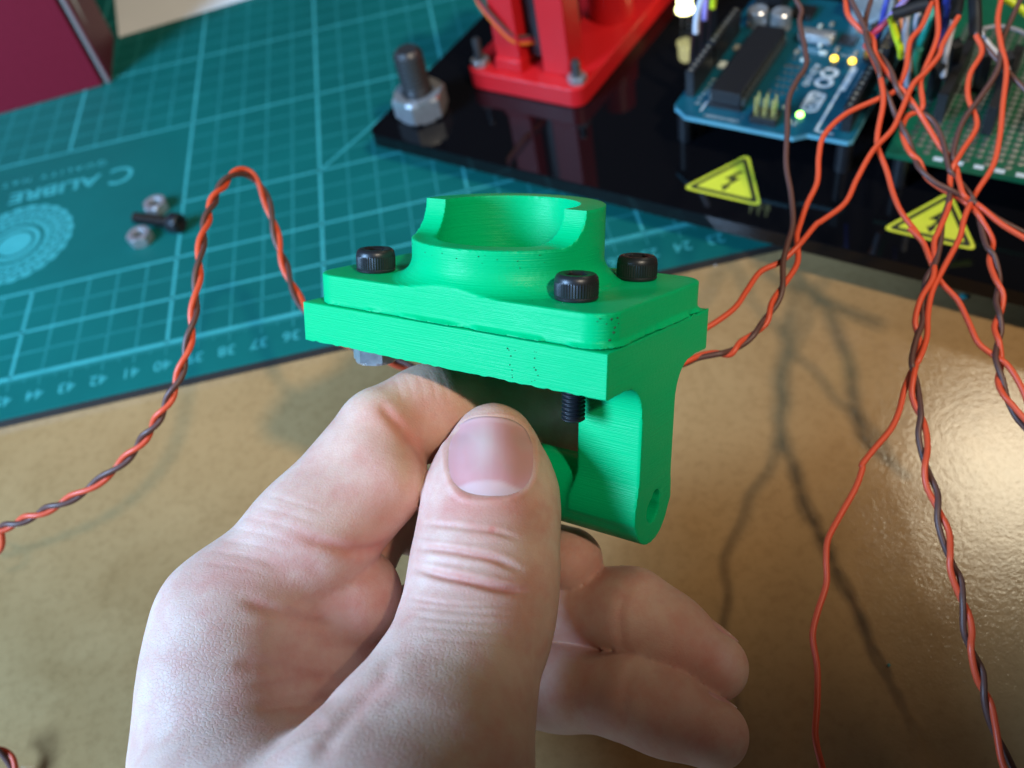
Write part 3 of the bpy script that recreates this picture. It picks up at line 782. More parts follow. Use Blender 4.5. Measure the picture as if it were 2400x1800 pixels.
lo = (-62.0, -1.03, -0.62); h = 0.32
x, y, z = field(lo, (1.3, 38.2, 19.4), h)
def rr2(x, y, cx, cy, hx, hy, r):
    qx = np.abs(x - cx) - hx + r; qy = np.abs(y - cy) - hy + r
    return np.minimum(np.maximum(qx, qy), 0) + np.hypot(np.maximum(qx, 0), np.maximum(qy, 0)) - r
d2 = rr2(x, y, -30.35, 18.4, 29.85, 18.0, 4.6)
fr = (0.75 * np.clip(vnoise(x * 1.3 + 0 * y, .30, 5) * vnoise(y * 1.1 + x * .3, .5, 6) * 2.6 - .25, 0, 1) + .18 * vnoise(x * 1.0 + y * 1.3, 1.4, 8)) * np.clip((0.85 - z) / 0.4, 0, 1) * np.clip((z - 0.05) / 0.2, 0, 1)
plate = np.maximum(np.maximum(d2 - fr, z - 5.4), 0.04 - z)
rr = np.hypot(x + 30.2, y - 18.45)
q = np.clip((z - 5.4) / 4.0, 0, 1); fil = 4.0 - np.sqrt(np.maximum(16 - (4 - 4 * q) ** 2, 0))
ring = np.maximum(np.maximum(rr - 16.7 - fil, z - 18.0), 3 - z)
qy = y - 16.5 + 5.6; qz = 18.0 - z
cut = np.minimum(np.maximum(qy, qz), 0) + np.hypot(np.maximum(qy, 0), np.maximum(qz, 0)) - 5.6
ring = np.maximum(np.maximum(ring, -cut), d2)
d = np.minimum(plate, ring)
d = np.maximum(d, -np.maximum(rr - 12.3, 2.2 - z))
V, Q = surface_nets(d.astype(np.float32), lo, h)
V += (rng.random(V.shape) - .5) * 0.015
fast_mesh('ring_plate', V, Q, M['green'], jt, smooth=40)
# pits where layers did not close: dark beads, the hollows' shade put into their colour, on the rounded front corner and the base front face
pv, pf = [], []
def pit(px_, py_, pz_, r):
    v_, f_ = lathe_data([(0.02, -.7 * r), (.7 * r, -.5 * r), (r, 0), (.7 * r, .5 * r), (0.02, .7 * r)], 8, (px_, py_, pz_))
    i0 = len(pv); pv.extend(v_); pf.extend(tuple(q_ + i0 for q_ in f) for f in f_)
for t_, zz, r in ((60, 4.55, .24), (68, 3.2, .22), (66, 2.5, .26), (58, 1.4, .25), (74, 4.6, .2), (38, 4.7, .14), (33, 4.3, .12), (77, 3.7, .14), (50, 3.9, .12)):
    a = math.radians(-90 + t_); pit(-30.35 + 29.85 - 4.6 + 4.6 * math.cos(a), 18.4 - 18.0 + 4.6 + 4.6 * math.sin(a), zz, r)
for k in range(16):
    pit(-12.3 + rng.normal(0, .35) - (4.6 if k % 2 else 0), 0.03, rng.uniform(-6.8, -.6), .09 + .10 * rng.random())
for k in range(14):
    a = math.radians(rng.uniform(-150, -20)); pit(-30.2 + 16.72 * math.cos(a), 18.45 + 16.72 * math.sin(a), rng.uniform(9.4, 11.8), .06 + .06 * rng.random())
tag(mesh('layer_pit', pv, pf, M['green_dark'], jt), kind='stuff')
# screws through both printed pieces
scr = [(-10.46, 8.41), (-52.09, 8.41), (-10.46, 28.99), (-52.09, 28.99)]
for k, (sx_, sy_) in enumerate(scr):
    hd = cap_head('screw_head', jt, (sx_, sy_, 5.43))
    lathe('screw_thread', thread_profile(1.95, -14.6 if k in (0, 2) else -10.5, -7.0, .7), M['black_oxide'], jt, 32, origin=(sx_, sy_, 0), smooth=20)
    if k in (1, 3):
        V, Fc = nut_data(7.0, 2.0, 4.3); mesh('nut', V + np.array([sx_ - .8, sy_ - .3, -11.45]), Fc, M['steel'], jt, smooth=25)

# ================================================================== hand
HL, HH, hh = np.array([-66.0, -5.5, 100.0]), np.array([44.0, 96.0, 206.0]), 0.62
ax = [np.arange(HL[i], HH[i] + hh, hh) for i in range(3)]
shape = tuple(len(a) for a in ax)
def new(): return np.full(shape, 20.0, np.float32)
def cone(fld, p, q, k=3.0, zs=1.0, mg=9.0):
    """smooth union of a tapered capsule given as (photo u, v, depth mm, radius mm) ends"""
    a, b = cpt(*p[:3]), cpt(*q[:3]); ra, rb_ = p[3], q[3]
    lo_ = np.minimum(a - ra, b - rb_) - mg; hi_ = np.maximum(a + ra, b + rb_) + mg
    sl = tuple(slice(max(0, int((lo_[i] - HL[i]) / hh)), max(0, min(shape[i], int((hi_[i] - HL[i]) / hh) + 2))) for i in range(3))
    X, Y, Z = np.meshgrid(*[ax[i][sl[i]] for i in range(3)], indexing='ij', sparse=True)
    ba = b - a; S = np.array([1, 1, zs * zs]); L2 = (ba * ba * S).sum()
    t = np.clip(((X - a[0]) * ba[0] + (Y - a[1]) * ba[1] + (Z - a[2]) * ba[2] * zs * zs) / L2, 0, 1)
    dd = np.sqrt((X - a[0] - t * ba[0]) ** 2 + (Y - a[1] - t * ba[1]) ** 2 + (zs * (Z - a[2] - t * ba[2])) ** 2) - (ra + (rb_ - ra) * t)
    fld[sl] = smin(fld[sl], dd.astype(np.float32), k)
def chain(pts, k=3.0, zs=1.0, fld=None):
    f_ = new() if fld is None else fld
    for a, b in zip(pts[:-1], pts[1:]): cone(f_, a, b, k, zs)
    return f_
palm = chain([(690, 2360, 116, 27), (590, 2000, 134, 18.5), (505, 1770, 146, 11.8), (530, 1590, 150, 12.4), (548, 1462, 153, 12.0)], 5)
chain([(690, 2360, 116, 27), (760, 2000, 142, 19), (690, 1720, 162, 13.0), (640, 1540, 166, 12)], 6, fld=palm)
chain([(585, 1590, 151, 11.0), (700, 1580, 155, 8.8), (850, 1645, 159, 8.2), (960, 1740, 162, 9)], 5, fld=palm)
index = chain([(548, 1462, 153, 11.8), (728, 1250, 156, 9.5), (890, 1030, 161, 8.3)], 4)
idx2 = chain([(900, 1008, 162, 7.9), (1012, 966, 168, 8.0), (1170, 968, 178, 7.7), (1350, 998, 183, 6.8)], 4)
pad = chain([(770, 1262, 154, 7.6), (905, 1132, 156, 7.0)], 3)
index = smin(smin(index, pad, 4.0), idx2, 1.1)
lump = chain([(640, 1435, 156, 10.5), (822, 1398, 158, 8.4)], 3)
thumb = chain([(1157, 1040, 157, 6.9), (1152, 1136, 155, 10.35), (1149, 1205, 153, 11.0), (1138, 1308, 150, 11.35), (1133, 1365, 148.5, 11.3), (1126, 1422, 147, 11.35), (1112, 1474, 145, 11.3),
               (1096, 1520, 143, 11.2), (1046, 1652, 138, 13.0), (985, 1800, 132, 16.0), (880, 2010, 124, 19.5), (690, 2360, 116, 27)], 2.5, 1.10)
middle = chain([(640, 1500, 168, 11), (790, 1305, 172, 10), (900, 1170, 184, 8.8), (1050, 1235, 190, 8), (1200, 1290, 184, 7.4), (1337, 1312, 172, 6.0)], 3)
ringf = chain([(680, 1640, 166, 11), (1130, 1400, 186, 8.4), (1300, 1412, 178, 7.7), (1478, 1436, 168, 7.6), (1560, 1490, 165, 7.3), (1672, 1563, 161, 6.0)], 3)
pinky = chain([(720, 1760, 162, 10.5), (1150, 1600, 178, 8.0), (1320, 1612, 170, 7.3), (1480, 1632, 161, 7.1), (1560, 1668, 158, 6.9), (1672, 1722, 154, 5.8)], 3)
hand = smin(palm, index, 4.5)
hand = np.minimum(hand, smin(palm, lump, 3.0))
hand = smin(hand, lump, 1.3)
hand = np.minimum(hand, smin(palm, thumb, 2.2))
for fg in (middle, ringf, pinky): hand = np.minimum(hand, smin(palm, fg, 4.0))
hand = smin(hand, hand + 0.0, 0.01)
V, Q = surface_nets(hand, HL, hh)
del palm, index, pad, lump, thumb, middle, ringf, pinky
ho = fast_mesh('hand', c2w(V), Q, M['skin'])
sm = ho.modifiers.new('s', 'SMOOTH'); sm.factor = 0.5; sm.iterations = 2
sb = ho.modifiers.new('d', 'SUBSURF'); sb.levels = 1; sb.render_levels = 1
bpy.context.view_layer.update()
me2 = bpy.data.meshes.new_from_object(ho.evaluated_get(bpy.context.evaluated_depsgraph_get()))
ho.modifiers.clear(); old = ho.data; ho.data = me2; bpy.data.meshes.remove(old); me2.name = 'hand'
nv = len(me2.vertices)
co = np.empty(nv * 3, np.float32); me2.vertices.foreach_get("co", co); co = co.reshape(-1, 3).astype(float) * 1000
no = np.empty(nv * 3, np.float32); me2.vertices.foreach_get("normal", no); no = no.reshape(-1, 3).astype(float)
cc = co @ RC.T + TC; nc = no @ RC.T
U_ = 1200 + F * cc[:, 0] / cc[:, 2]; V_ = 900 + F * cc[:, 1] / cc[:, 2]; Zc = cc[:, 2]; MMPX = Zc / F
facing = np.clip(-nc[:, 2] * 2.5 + 0.3, 0, 1)
disp = np.zeros(nv); red = np.zeros(nv); wrk = np.full(nv, 0.14)
def segdist(P):
    P = catmull(np.array(P, float), 6); best = np.full(nv, 1e9); tt = np.zeros(nv)
    m = (U_ > P[:, 0].min() - 80) & (U_ < P[:, 0].max() + 80) & (V_ > P[:, 1].min() - 80) & (V_ < P[:, 1].max() + 80)
    u, v = U_[m], V_[m]; bb = np.full(len(u), 1e9); t2 = np.zeros(len(u)); n = len(P) - 1
    for i in range(n):
        a, b = P[i], P[i + 1]; ab = b - a
        t = np.clip(((u - a[0]) * ab[0] + (v - a[1]) * ab[1]) / (ab @ ab + 1e-9), 0, 1)
        dd = np.hypot(u - a[0] - t * ab[0], v - a[1] - t * ab[1]); w_ = dd < bb; bb[w_] = dd[w_]; t2[w_] = (i + t[w_]) / n
    best[m] = bb; tt[m] = t2; return best * MMPX, tt
def crease(P, wd, dp, zr=(0, 999), rd=0.35, lip=0.25):
    dist, t = segdist(P)
    ok = (Zc > zr[0]) & (Zc < zr[1]); fade = np.clip(np.minimum(t, 1 - t) * 5 + .15, 0, 1) * facing * ok
    g = np.exp(-(dist / wd) ** 2) * fade
    disp[:] -= dp * g; disp[:] += dp * lip * np.exp(-((dist - 2.0 * wd) / (1.1 * wd)) ** 2) * fade
    red[:] = np.maximum(red, rd * np.exp(-(dist / (1.6 * wd)) ** 2) * fade)
TZ = (100, 152)
crease([(975, 1285), (1039, 1288), (1102, 1299), (1159, 1311), (1222, 1336)], .50, .50, TZ, .35)
crease([(968, 1331), (1033, 1348), (1102, 1362), (1176, 1380), (1245, 1386)], .55, .62, TZ, .45)
crease([(985, 1228), (1050, 1232), (1102, 1239), (1160, 1246), (1220, 1264)], .40, .22, TZ, .15)
for k, (v0, dp) in enumerate(((1402, .20), (1420, .16), (1441, .14), (1465, .10), (1312, .10), (1256, .10), (1490, .08))):
    j_ = (k * 37) % 23 - 11
    crease([(958 + k + j_, v0 + j_ * .3), (1040, v0 + 9 - j_ * .3), (1130 + j_, v0 + 17), (1225 - 2 * abs(j_), v0 + 20 + j_ * .5)], .36, dp * .8, TZ, .06, .05)
IZ = (120, 175)
crease([(888, 945), (915, 975), (953, 1016), (990, 1066), (1010, 1090)], .9, .38, IZ, .50, .05)
crease([(690, 1254), (758, 1272), (815, 1288), (873, 1288), (925, 1268)], .85, .45, IZ, .55, .1)
crease([(563, 1405), (632, 1428), (701, 1451), (787, 1470)], .95, .40, IZ, .35, .1)
crease([(598, 1308), (655, 1325), (712, 1325), (760, 1340)], 1.0, .16, IZ, .2, .1)
crease([(705, 1395), (740, 1430), (760, 1455)], .9, .10, IZ, .15)
crease([(545, 1560), (615, 1557), (680, 1572), (760, 1590)], 1.0, .28, IZ, .25, .1)
crease([(590, 1610), (700, 1600), (800, 1575)], .9, .30, IZ, .2)
crease([(600, 1660), (690, 1650), (790, 1640)], 1.0, .30, IZ, .2)
crease([(620, 1745), (700, 1720), (770, 1690)], 1.0, .25, IZ, .2)
crease([(925, 1535), (895, 1585), (860, 1625), (815, 1675), (770, 1735), (735, 1790)], 1.2, 0.5, (100, 160), .2, .05)
crease([(1500, 1345), (1462, 1400), (1452, 1460), (1462, 1530)], .9, .16, (150, 190), .1)
crease([(1490, 1545), (1470, 1600), (1462, 1660), (1478, 1715)], .9, .14, (140, 190), .1)
# broad wrinkles over the finger knuckle sides
for k in range(7):
    s_ = k / 6.0
    crease([(470 + 150 * s_, 1310 - 160 * s_ + 8), (560 + 140 * s_, 1330 - 150 * s_), (640 + 120 * s_, 1352 - 150 * s_)], .35, .06, IZ, .03)
for k in range(5):
    crease([(920 + 27 * k, 880 - 3 * k), (935 + 27 * k, 912 - 2 * k), (942 + 27 * k, 945)], .35, .03, IZ, .02)
def blob(u, v, ru, rv, amt, arr, zr=(0, 999)):
    g = np.exp(-((U_ - u) / ru) ** 2 - ((V_ - v) / rv) ** 2) * ((Zc > zr[0]) & (Zc < zr[1])); arr += amt * g
blob(430, 1590, 170, 210, .75, wrk, (0, 160)); blob(1000, 1690, 230, 190, .62, wrk, (0, 150)); blob(600, 1250, 160, 160, .2, wrk, (0, 170))
blob(520, 1760, 160, 120, .4, wrk, (0, 160)); blob(1000, 1530, 140, 80, .35, wrk, (0, 150))
blob(1160, 1192, 130, 38, .62, red, (100, 156)); blob(1060, 1130, 26, 70, .25, red, (100, 160)); blob(900, 1180, 90, 90, .38, red, IZ); blob(850, 1400, 120, 80, .40, red, IZ)
blob(980, 1010, 90, 70, .25, red, IZ); blob(640, 1350, 200, 70, .10, red, IZ); blob(1340, 1310, 80, 80, .45, red, (160, 200)); blob(1640, 1560, 110, 80, .40, red, (145, 180)); blob(1640, 1720, 110, 70, .40, red, (140, 180))
blob(1345, 1190, 4, 4, 0, red)
blob(1153, 1241, 7, 8, .9, red, TZ)
blob(1430, 1440, 160, 70, .14, red, (150, 190))
# thumb nail bed: seat the nail and raise the folds round it
NU, NV_, NW, NH = 1150.0, 1068.0, 101.0, 96.0
du, dv_ = U_ - NU, V_ - NV_
ct, st = math.cos(math.radians(-5)), math.sin(math.radians(-5))
du, dv_ = du * ct + dv_ * st, -du * st + dv_ * ct
q = (np.abs(du / NW) ** 3.0 + np.abs(dv_ / NH) ** 2.6) ** (1 / 2.8)
tm = (Zc < 156) & (nc[:, 2] < 0.1)
disp -= 0.45 * np.clip((1.0 - q) / 0.12, 0, 1) * tm
fold = np.exp(-((q - 1.10) / 0.075) ** 2) * tm * np.clip((dv_ / NH + .75) * 1.6, 0, 1)
disp += 0.24 * fold
red += 0.22 * np.exp(-((q - 1.03) / 0.05) ** 2) * tm
disp += 0.05 * (vnoise(U_, .02, 11) + vnoise(V_ + U_ * .3, .025, 12) - 1.0)
co += no * disp[:, None]
me2.vertices.foreach_set("co", (co * 0.001).astype(np.float32).ravel()); me2.update()
for nm, arr in (("redness", np.clip(red, 0, 1)), ("wrinkle", np.clip(wrk, 0, 1))):
    a_ = me2.attributes.new(nm, 'FLOAT', 'POINT'); a_.data.foreach_set("value", arr.astype(np.float32))
smooth_mesh(me2, 180)
base = Vector(c2w(cpt(690, 2360, 116)) * .001)
me2.transform(Matrix.Translation(-base)); ho.location = base
tag(ho, 'bare left hand pinching the green printed joint, thumb nail towards the viewer', 'hand')
# nails
bm = bmesh.new(); bm.from_mesh(me2); bvh = BVHTree.FromBMesh(bm); bm.free()
def nail(c, axis_, norm, wd, ln, power, dome, lun, label=None, rc=None):
    """curved plate laid on the finger: c = photo u, v, depth; axis_ towards the tip and norm out of the nail, both in the camera frame"""
    A_ = np.array(axis_, float); A_ /= np.linalg.norm(A_); N_ = np.array(norm, float); N_ -= A_ * (N_ @ A_); N_ /= np.linalg.norm(N_); S_ = np.cross(A_, N_)
    c = cpt(*c); n1, n2 = 30, 34
    if rc:
        cs = c + N_ * (rc + 0.22)
    V = []; pale = []; okm = []
    for layer in (0, 1):
        for i in range(n1 + 1):
            for j in range(n2 + 1):
                s, t = -1 + 2 * i / n1, -1 + 2 * j / n2
                # disc-to-superellipse map keeps the outline smooth
                r = max(abs(s), abs(t)); a = math.atan2(t, s)
                e = (abs(math.cos(a)) ** power + abs(math.sin(a)) ** power) ** (-1 / power)
                ss, ts = r * e * math.cos(a), r * e * math.sin(a)
                p = c + S_ * ss * wd / 2 + A_ * ts * ln / 2 + N_ * 25
                pw = Vector(c2w(p) * .001) - base; dw = Vector((-N_) @ RC)
                hit = bvh.ray_cast(pw, dw, 0.06)
                hp = np.array(hit[0] + base) * 1000 if hit[0] is not None else c2w(p - N_ * 25)
                if rc:
                    sx_ = ss * wd / 2; hp = c2w(cs + S_ * sx_ + A_ * ts * ln / 2 - N_ * (rc - math.sqrt(rc * rc - sx_ * sx_)) - N_ * .012 * (ts * ln / 2) ** 2)
                off = dome * (1 - r ** 4) - 0.02 + (0.22 * max(0, ts - .55) if ts > .55 else 0)
                if layer: off -= 0.5
                V.append(hp + (N_ @ RC) * off)
                lu = float(np.clip((-0.98 + lun * (1 - ss * ss * 1.1) - ts) / .10 + .5, 0, 1))
                free = np.clip((ts - .80 + .12 * ss * ss) / .08, 0, 1)
                streak_gloss = .05 * vnoise(np.array([ss * 60.0]), .25, 9)[0] + .55 * math.exp(-((ss + .18) / .30) ** 2) * math.exp(-((ts - .25) / .65) ** 2)  # fine streaks plus a whitish gloss painted into the colour left of centre
                pale.append(min(1, max(.55 * lu, .30 * free, streak_gloss)))
    n = (n1 + 1) * (n2 + 1); Fc = []
    idn = lambda i, j: i * (n2 + 1) + j
    for i in range(n1):
        for j in range(n2):
            f = (idn(i, j), idn(i + 1, j), idn(i + 1, j + 1), idn(i, j + 1)); Fc.append(f); Fc.append(tuple(n + k for k in f[::-1]))
    V = np.array(V)
    # even out the plate so that it does not copy small skin relief
    G = V[:n].reshape(n1 + 1, n2 + 1, 3)
    for _ in range(6):
        K = G.copy(); K[1:-1, 1:-1] = (G[:-2, 1:-1] + G[2:, 1:-1] + G[1:-1, :-2] + G[1:-1, 2:]) / 4; G = K
    V[:n] = G.reshape(-1, 3)
    bb = [idn(i, 0) for i in range(n1 + 1)] + [idn(n1, j) for j in range(1, n2 + 1)] + [idn(i, n2) for i in range(n1 - 1, -1, -1)] + [idn(0, j) for j in range(n2 - 1, 0, -1)]
    for k in range(len(bb)):
        a, b = bb[k], bb[(k + 1) % len(bb)]; Fc.append((b, a, n + a, n + b))
    o = mesh('nail', V - np.array(base) * 1000, Fc, M['nail'], ho, smooth=60)
    at_ = o.data.attributes.new("pale", 'FLOAT', 'POINT'); at_.data.foreach_set("value", np.array(pale, np.float32)[:len(o.data.vertices)])
    if label: o["label"] = label
    return o
nail((NU, NV_, 150), (0.05, -1, 0.13), (0.05, -0.10, -1), 13.7, 13.0, 2.7, 0.62, 0.36, 'broad thumb nail with pale half moon')
nail((1632, 1537, 162.4), (0.80, 0.58, -0.25), (0.52, -0.72, 0.46), 8.6, 9.0, 2.8, 0.25, .3, None, 6.4)
nail((1638, 1706, 155.2), (0.85, 0.46, -0.25), (0.40, -0.80, 0.42), 7.6, 8.0, 2.8, 0.25, .3, None, 6.0)

# ================================================================== wires
def twist_pair(name, label, ctr, pitch, r, group=None, phase=0.0):
    """two insulated strands wound round a centre line given in world mm"""
    P = catmull(ctr, 14); seg = np.r_[0, np.cumsum(np.linalg.norm(np.diff(P, axis=0), axis=1))]
    n = int(seg[-1] / 0.7); s = np.linspace(0, seg[-1], n); P = np.c_[[np.interp(s, seg, P[:, i]) for i in range(3)]].T
    T = np.gradient(P, axis=0); T /= np.linalg.norm(T, axis=1)[:, None]
    N = np.cross(T[0], (0, 0, 1.0)); N /= np.linalg.norm(N); NN = []
    for i in range(n):
        N = N - T[i] * (N @ T[i]); N /= np.linalg.norm(N); NN.append(N.copy())
    NN = np.array(NN); BB = np.cross(T, NN)
    wob = np.cumsum(1 + 1.1 * (vnoise(s, .055, 21) - .5)); wob = wob / wob[-1] * s[-1]
    a = 2 * math.pi * wob / pitch + phase
    g = thing(name, label, 'wire', Matrix.Translation(Vector(P[0] * .001)), group)
    for k, mm in enumerate((M['wire_red'], M['wire_brown'])):
        q = P + r * 1.02 * (np.cos(a + math.pi * k)[:, None] * NN + np.sin(a + math.pi * k)[:, None] * BB)
        tube('strand', q - P[0], r, mm, g, 12)
    return g
loop = [(-60, 1262, 206), (0, 1240, 203), (110, 1195, 200), (215, 1140, 198), (310, 1060, 196), (380, 965, 194), (420, 880, 194), (447, 780, 195), (462, 660, 198), (474, 560, 202), (502, 465, 208), (545, 410, 213),
        (580, 405, 216), (612, 440, 217), (637, 510, 217), (660, 600, 215), (690, 680, 212), (730, 745, 208), (800, 800, 206), (900, 842, 206), (1000, 868, 207), (1100, 880, 208), (1240, 890, 208)]
twist_pair('servo_wire_pair', 'twisted orange red and brown wire pair looping over the mat at left', [wpt(*p) for p in loop], 13.5, 0.61)
o = twist_pair('servo_wire_pair', 'short end of twisted wire pair at the lower left corner', [wpt(-40, 1740, 206), wpt(10, 1765, 206), wpt(32, 1800, 205), wpt(40, 1860, 204)], 16.0, 0.61)
o = tube('servo_wire', catmull([wpt(-50, 1225, 204), wpt(-5, 1240, 203), wpt(6, 1262, 203.5), wpt(0, 1290, 205), wpt(-30, 1310, 208)], 8), 0.60, M['wire_red'])
tag(o, 'orange red wire end just visible at the left edge', 'wire')

S5 = lambda *P: [(1500 + x * .4069, y * .4069) for x, y in P]
S7 = lambda *P: [(1700 + x * .3917, 500 + y * .3917) for x, y in P]
S8 = lambda *P: [(1700 + x * .4219, 1100 + y * .4219) for x, y in P]
SP = {}
SP['B1'] = S5((880, -60), (900, 0), (930, 60), (920, 130), (950, 280), (955, 380), (900, 470), (855, 580), (848, 750), (842, 950), (870, 1120), (880, 1290)) + S7((370, 190), (345, 300), (342, 440), (310, 540), (230, 640), (160, 740), (80, 800), (0, 832), (-90, 850), (-170, 868), (-260, 905), (-400, 930))
SP['R1'] = S5((1680, 15), (1622, 150), (1555, 240), (1530, 400), (1470, 520), (1370, 570), (1180, 660), (1060, 780), (1030, 900), (1020, 1050), (960, 1180), (910, 1330)) + S7((428, 150), (432, 290), (370, 400), (280, 530), (250, 650), (170, 720), (90, 770), (30, 845), (-60, 835), (-150, 850), (-240, 890), (-400, 960))
SP['R2'] = S5((1835, 95), (1745, 250), (1722, 320), (1640, 420), (1570, 490), (1500, 650), (1450, 750), (1340, 870), (1250, 1030), (1180, 1170), (1050, 1270)) + S7((540, 70), (440, 190), (330, 290), (210, 350), (130, 460), (70, 550), (0, 612), (-120, 690), (-260, 760))
SP['R3'] = S5((1185, -70), (1185, 0), (1200, 90), (1270, 170), (1340, 220), (1360, 320), (1440, 440), (1530, 540), (1610, 650), (1720, 830), (1810, 940), (1840, 1050), (1870, 1130), (1960, 1190), (2080, 1290), (2212, 1370), (2330, 1440))
SP['B2'] = S5((1190, -60), (1215, 0), (1290, 150), (1330, 260), (1400, 340), (1450, 420), (1490, 530), (1570, 620), (1680, 690), (1740, 800), (1770, 930), (1790, 990), (1870, 1080), (1930, 1170), (1960, 1290)) + S7((1560, 190), (1610, 260), (1640, 400), (1620, 520), (1640, 600), (1650, 700), (1625, 800), (1620, 880), (1660, 1000), (1690, 1120), (1740, 1220), (1800, 1290), (1880, 1380))
SP['R4'] = S5((1710, -60), (1705, 0), (1715, 200), (1640, 400), (1615, 480), (1625, 620), (1540, 670), (1510, 760), (1550, 870), (1610, 930), (1650, 1020), (1740, 1090), (1850, 1150), (1930, 1215)) + S7((1540, 50), (1600, 170), (1580, 280), (1610, 380), (1660, 480), (1650, 580), (1610, 680), (1640, 780), (1650, 900), (1630, 1000), (1660, 1080), (1720, 1150), (1800, 1240), (1890, 1320))
SP['B3'] = S5((1340, -60), (1330, 0), (1300, 120), (1310, 250), (1370, 380), (1390, 480), (1430, 560), (1470, 660), (1540, 790), (1580, 900), (1610, 970), (1700, 1050), (1800, 1100), (1930, 1170), (2060, 1260), (2212, 1340), (2330, 1400))
SP['R5'] = S5((1300, 250), (1370, 400), (1395, 500), (1400, 600), (1370, 760), (1370, 850), (1420, 980), (1460, 1120), (1510, 1230), (1600, 1350)) + S7((1100, 90), (1180, 170), (1230, 290), (1290, 410), (1390, 520), (1450, 640), (1510, 770), (1590, 840), (1680, 900), (1750, 1000), (1800, 1110), (1840, 1250))
SP['R6'] = S5((2095, -70), (2080, 0), (2060, 120), (2080, 260), (2110, 400), (2090, 600), (2070, 800), (2030, 960), (1930, 1120), (1870, 1250)) + S7((1400, 150), (1310, 320), (1240, 460), (1212, 600), (1205, 740), (1165, 860), (1108, 960), (1070, 1060), (1040, 1180), (990, 1290), (890, 1410), (820, 1500)) + S8((760, 0), (720, 110), (630, 270), (570, 390), (560, 500), (560, 640), (510, 800), (485, 930), (510, 1100), (510, 1300), (500, 1480), (540, 1659), (570, 1760))
SP['R7'] = S5((1935, 205), (1968, 300), (1900, 430), (1890, 560), (1940, 720), (1850, 880), (1790, 1000), (1780, 1180), (1720, 1330)) + S7((1250, 170), (1250, 290), (1240, 390), (1170, 510), (1135, 640), (1150, 720), (1165, 800), (1135, 930), (1115, 1060), (1135, 1150), (1190, 1260), (1210, 1400), (1192, 1530)) + S8((1120, 100), (1180, 220), (1240, 340), (1250, 450), (1250, 560), (1300, 700), (1350, 800), (1370, 900), (1365, 1010), (1400, 1170), (1470, 1290), (1500, 1420), (1530, 1600), (1570, 1720))
SP['B4'] = S5((2215, -60), (2190, 0), (2090, 230), (2060, 400), (1960, 560), (1860, 700), (1810, 850), (1800, 960), (1780, 1150), (1745, 1260)) + S7((1290, 150), (1260, 290), (1200, 400), (1180, 560), (1180, 650), (1140, 760), (1115, 880), (1130, 960), (1150, 1040), (1170, 1200), (1155, 1320), (1180, 1450), (1220, 1560)) + S8((1180, 140), (1180, 290), (1220, 430), (1270, 540), (1310, 620), (1320, 760), (1325, 900), (1370, 1010), (1430, 1130), (1440, 1290), (1480, 1430), (1550, 1560), (1610, 1680))
SP['B5'] = S5((1935, 190), (2000, 280), (2080, 370), (2212, 510), (2300, 580))
def depth(v):
    return np.interp(v, [-100, 0, 300, 600, 900, 1300, 1850], [222, 218, 206, 193, 183, 172, 160])
dense = {}
order = list(SP)
for k in order:
    P = catmull(np.array(SP[k]), 9); dense[k] = np.c_[P, depth(P[:, 1]) + 0.25 * (hash(k[1]) % 3)]
zoff = {k: [] for k in order}
def cross(P, Q_):
    out = []
    for i in range(len(P) - 1):
        a, b = P[i, :2], P[i + 1, :2]
        c, d_ = Q_[:-1, :2], Q_[1:, :2]; r = b - a; s = d_ - c
        den = r[0] * s[:, 1] - r[1] * s[:, 0] + 1e-12
        t = ((c[:, 0] - a[0]) * s[:, 1] - (c[:, 1] - a[1]) * s[:, 0]) / den; u = ((c[:, 0] - a[0]) * r[1] - (c[:, 1] - a[1]) * r[0]) / den
        for j in np.where((t >= 0) & (t < 1) & (u >= 0) & (u < 1))[0]: out.append((i, int(j)))
    return out
for ia in range(len(order)):
    for ib in range(ia + 1, len(order)):
        for n_, (i, j) in enumerate(cross(dense[order[ia]], dense[order[ib]])):
            s = 1 if (n_ + ia) % 2 else -1            # strands pass over and under in turn
            zoff[order[ia]].append((i, .74 * s)); zoff[order[ib]].append((j, -.74 * s))
WL = {'B1': 'brown wire hanging in front of the blue board, twisting with red below', 'R1': 'orange red wire crossing to the left and twisting with the brown wire',
      'R2': 'orange red wire running down left to behind the green joint', 'R3': 'orange red wire sweeping from top centre of the bundle to the right edge',
      'B2': 'brown wire twisted with red down the far right edge', 'R4': 'orange red wire making a small loop, then twisted down the far right edge',
      'B3': 'brown wire sweeping from the bundle top to the right edge', 'R5': 'single orange red wire passing over the right warning triangle to the right edge',
      'R6': 'single wavy orange red wire reaching the bottom beside the fingers', 'R7': 'orange red strand twisted with brown reaching the bottom right corner',
      'B4': 'brown strand twisted with red reaching the bottom right corner', 'B5': 'brown wire leaving the black sleeve towards the right edge'}
for k in order:
    P = dense[k].copy(); n = len(P)
    if zoff[k]:
        pts = sorted(zoff[k]); xs = [p[0] for p in pts]; ys = [p[1] for p in pts]
        P[:, 2] += np.interp(np.arange(n), xs, ys)
    ker = np.ones(5) / 5; P[2:-2, 2] = np.convolve(P[:, 2], ker, 'valid')
    W_ = np.array([wpt(*p) for p in P]); W_[:, 2] = np.maximum(W_[:, 2], -2.3)
    o = tube('servo_wire', W_, 0.60, M['wire_red'] if k[0] == 'R' else M['wire_brown'], n=12)
    tag(o, WL[k], 'wire', 'wires hanging from the boards')

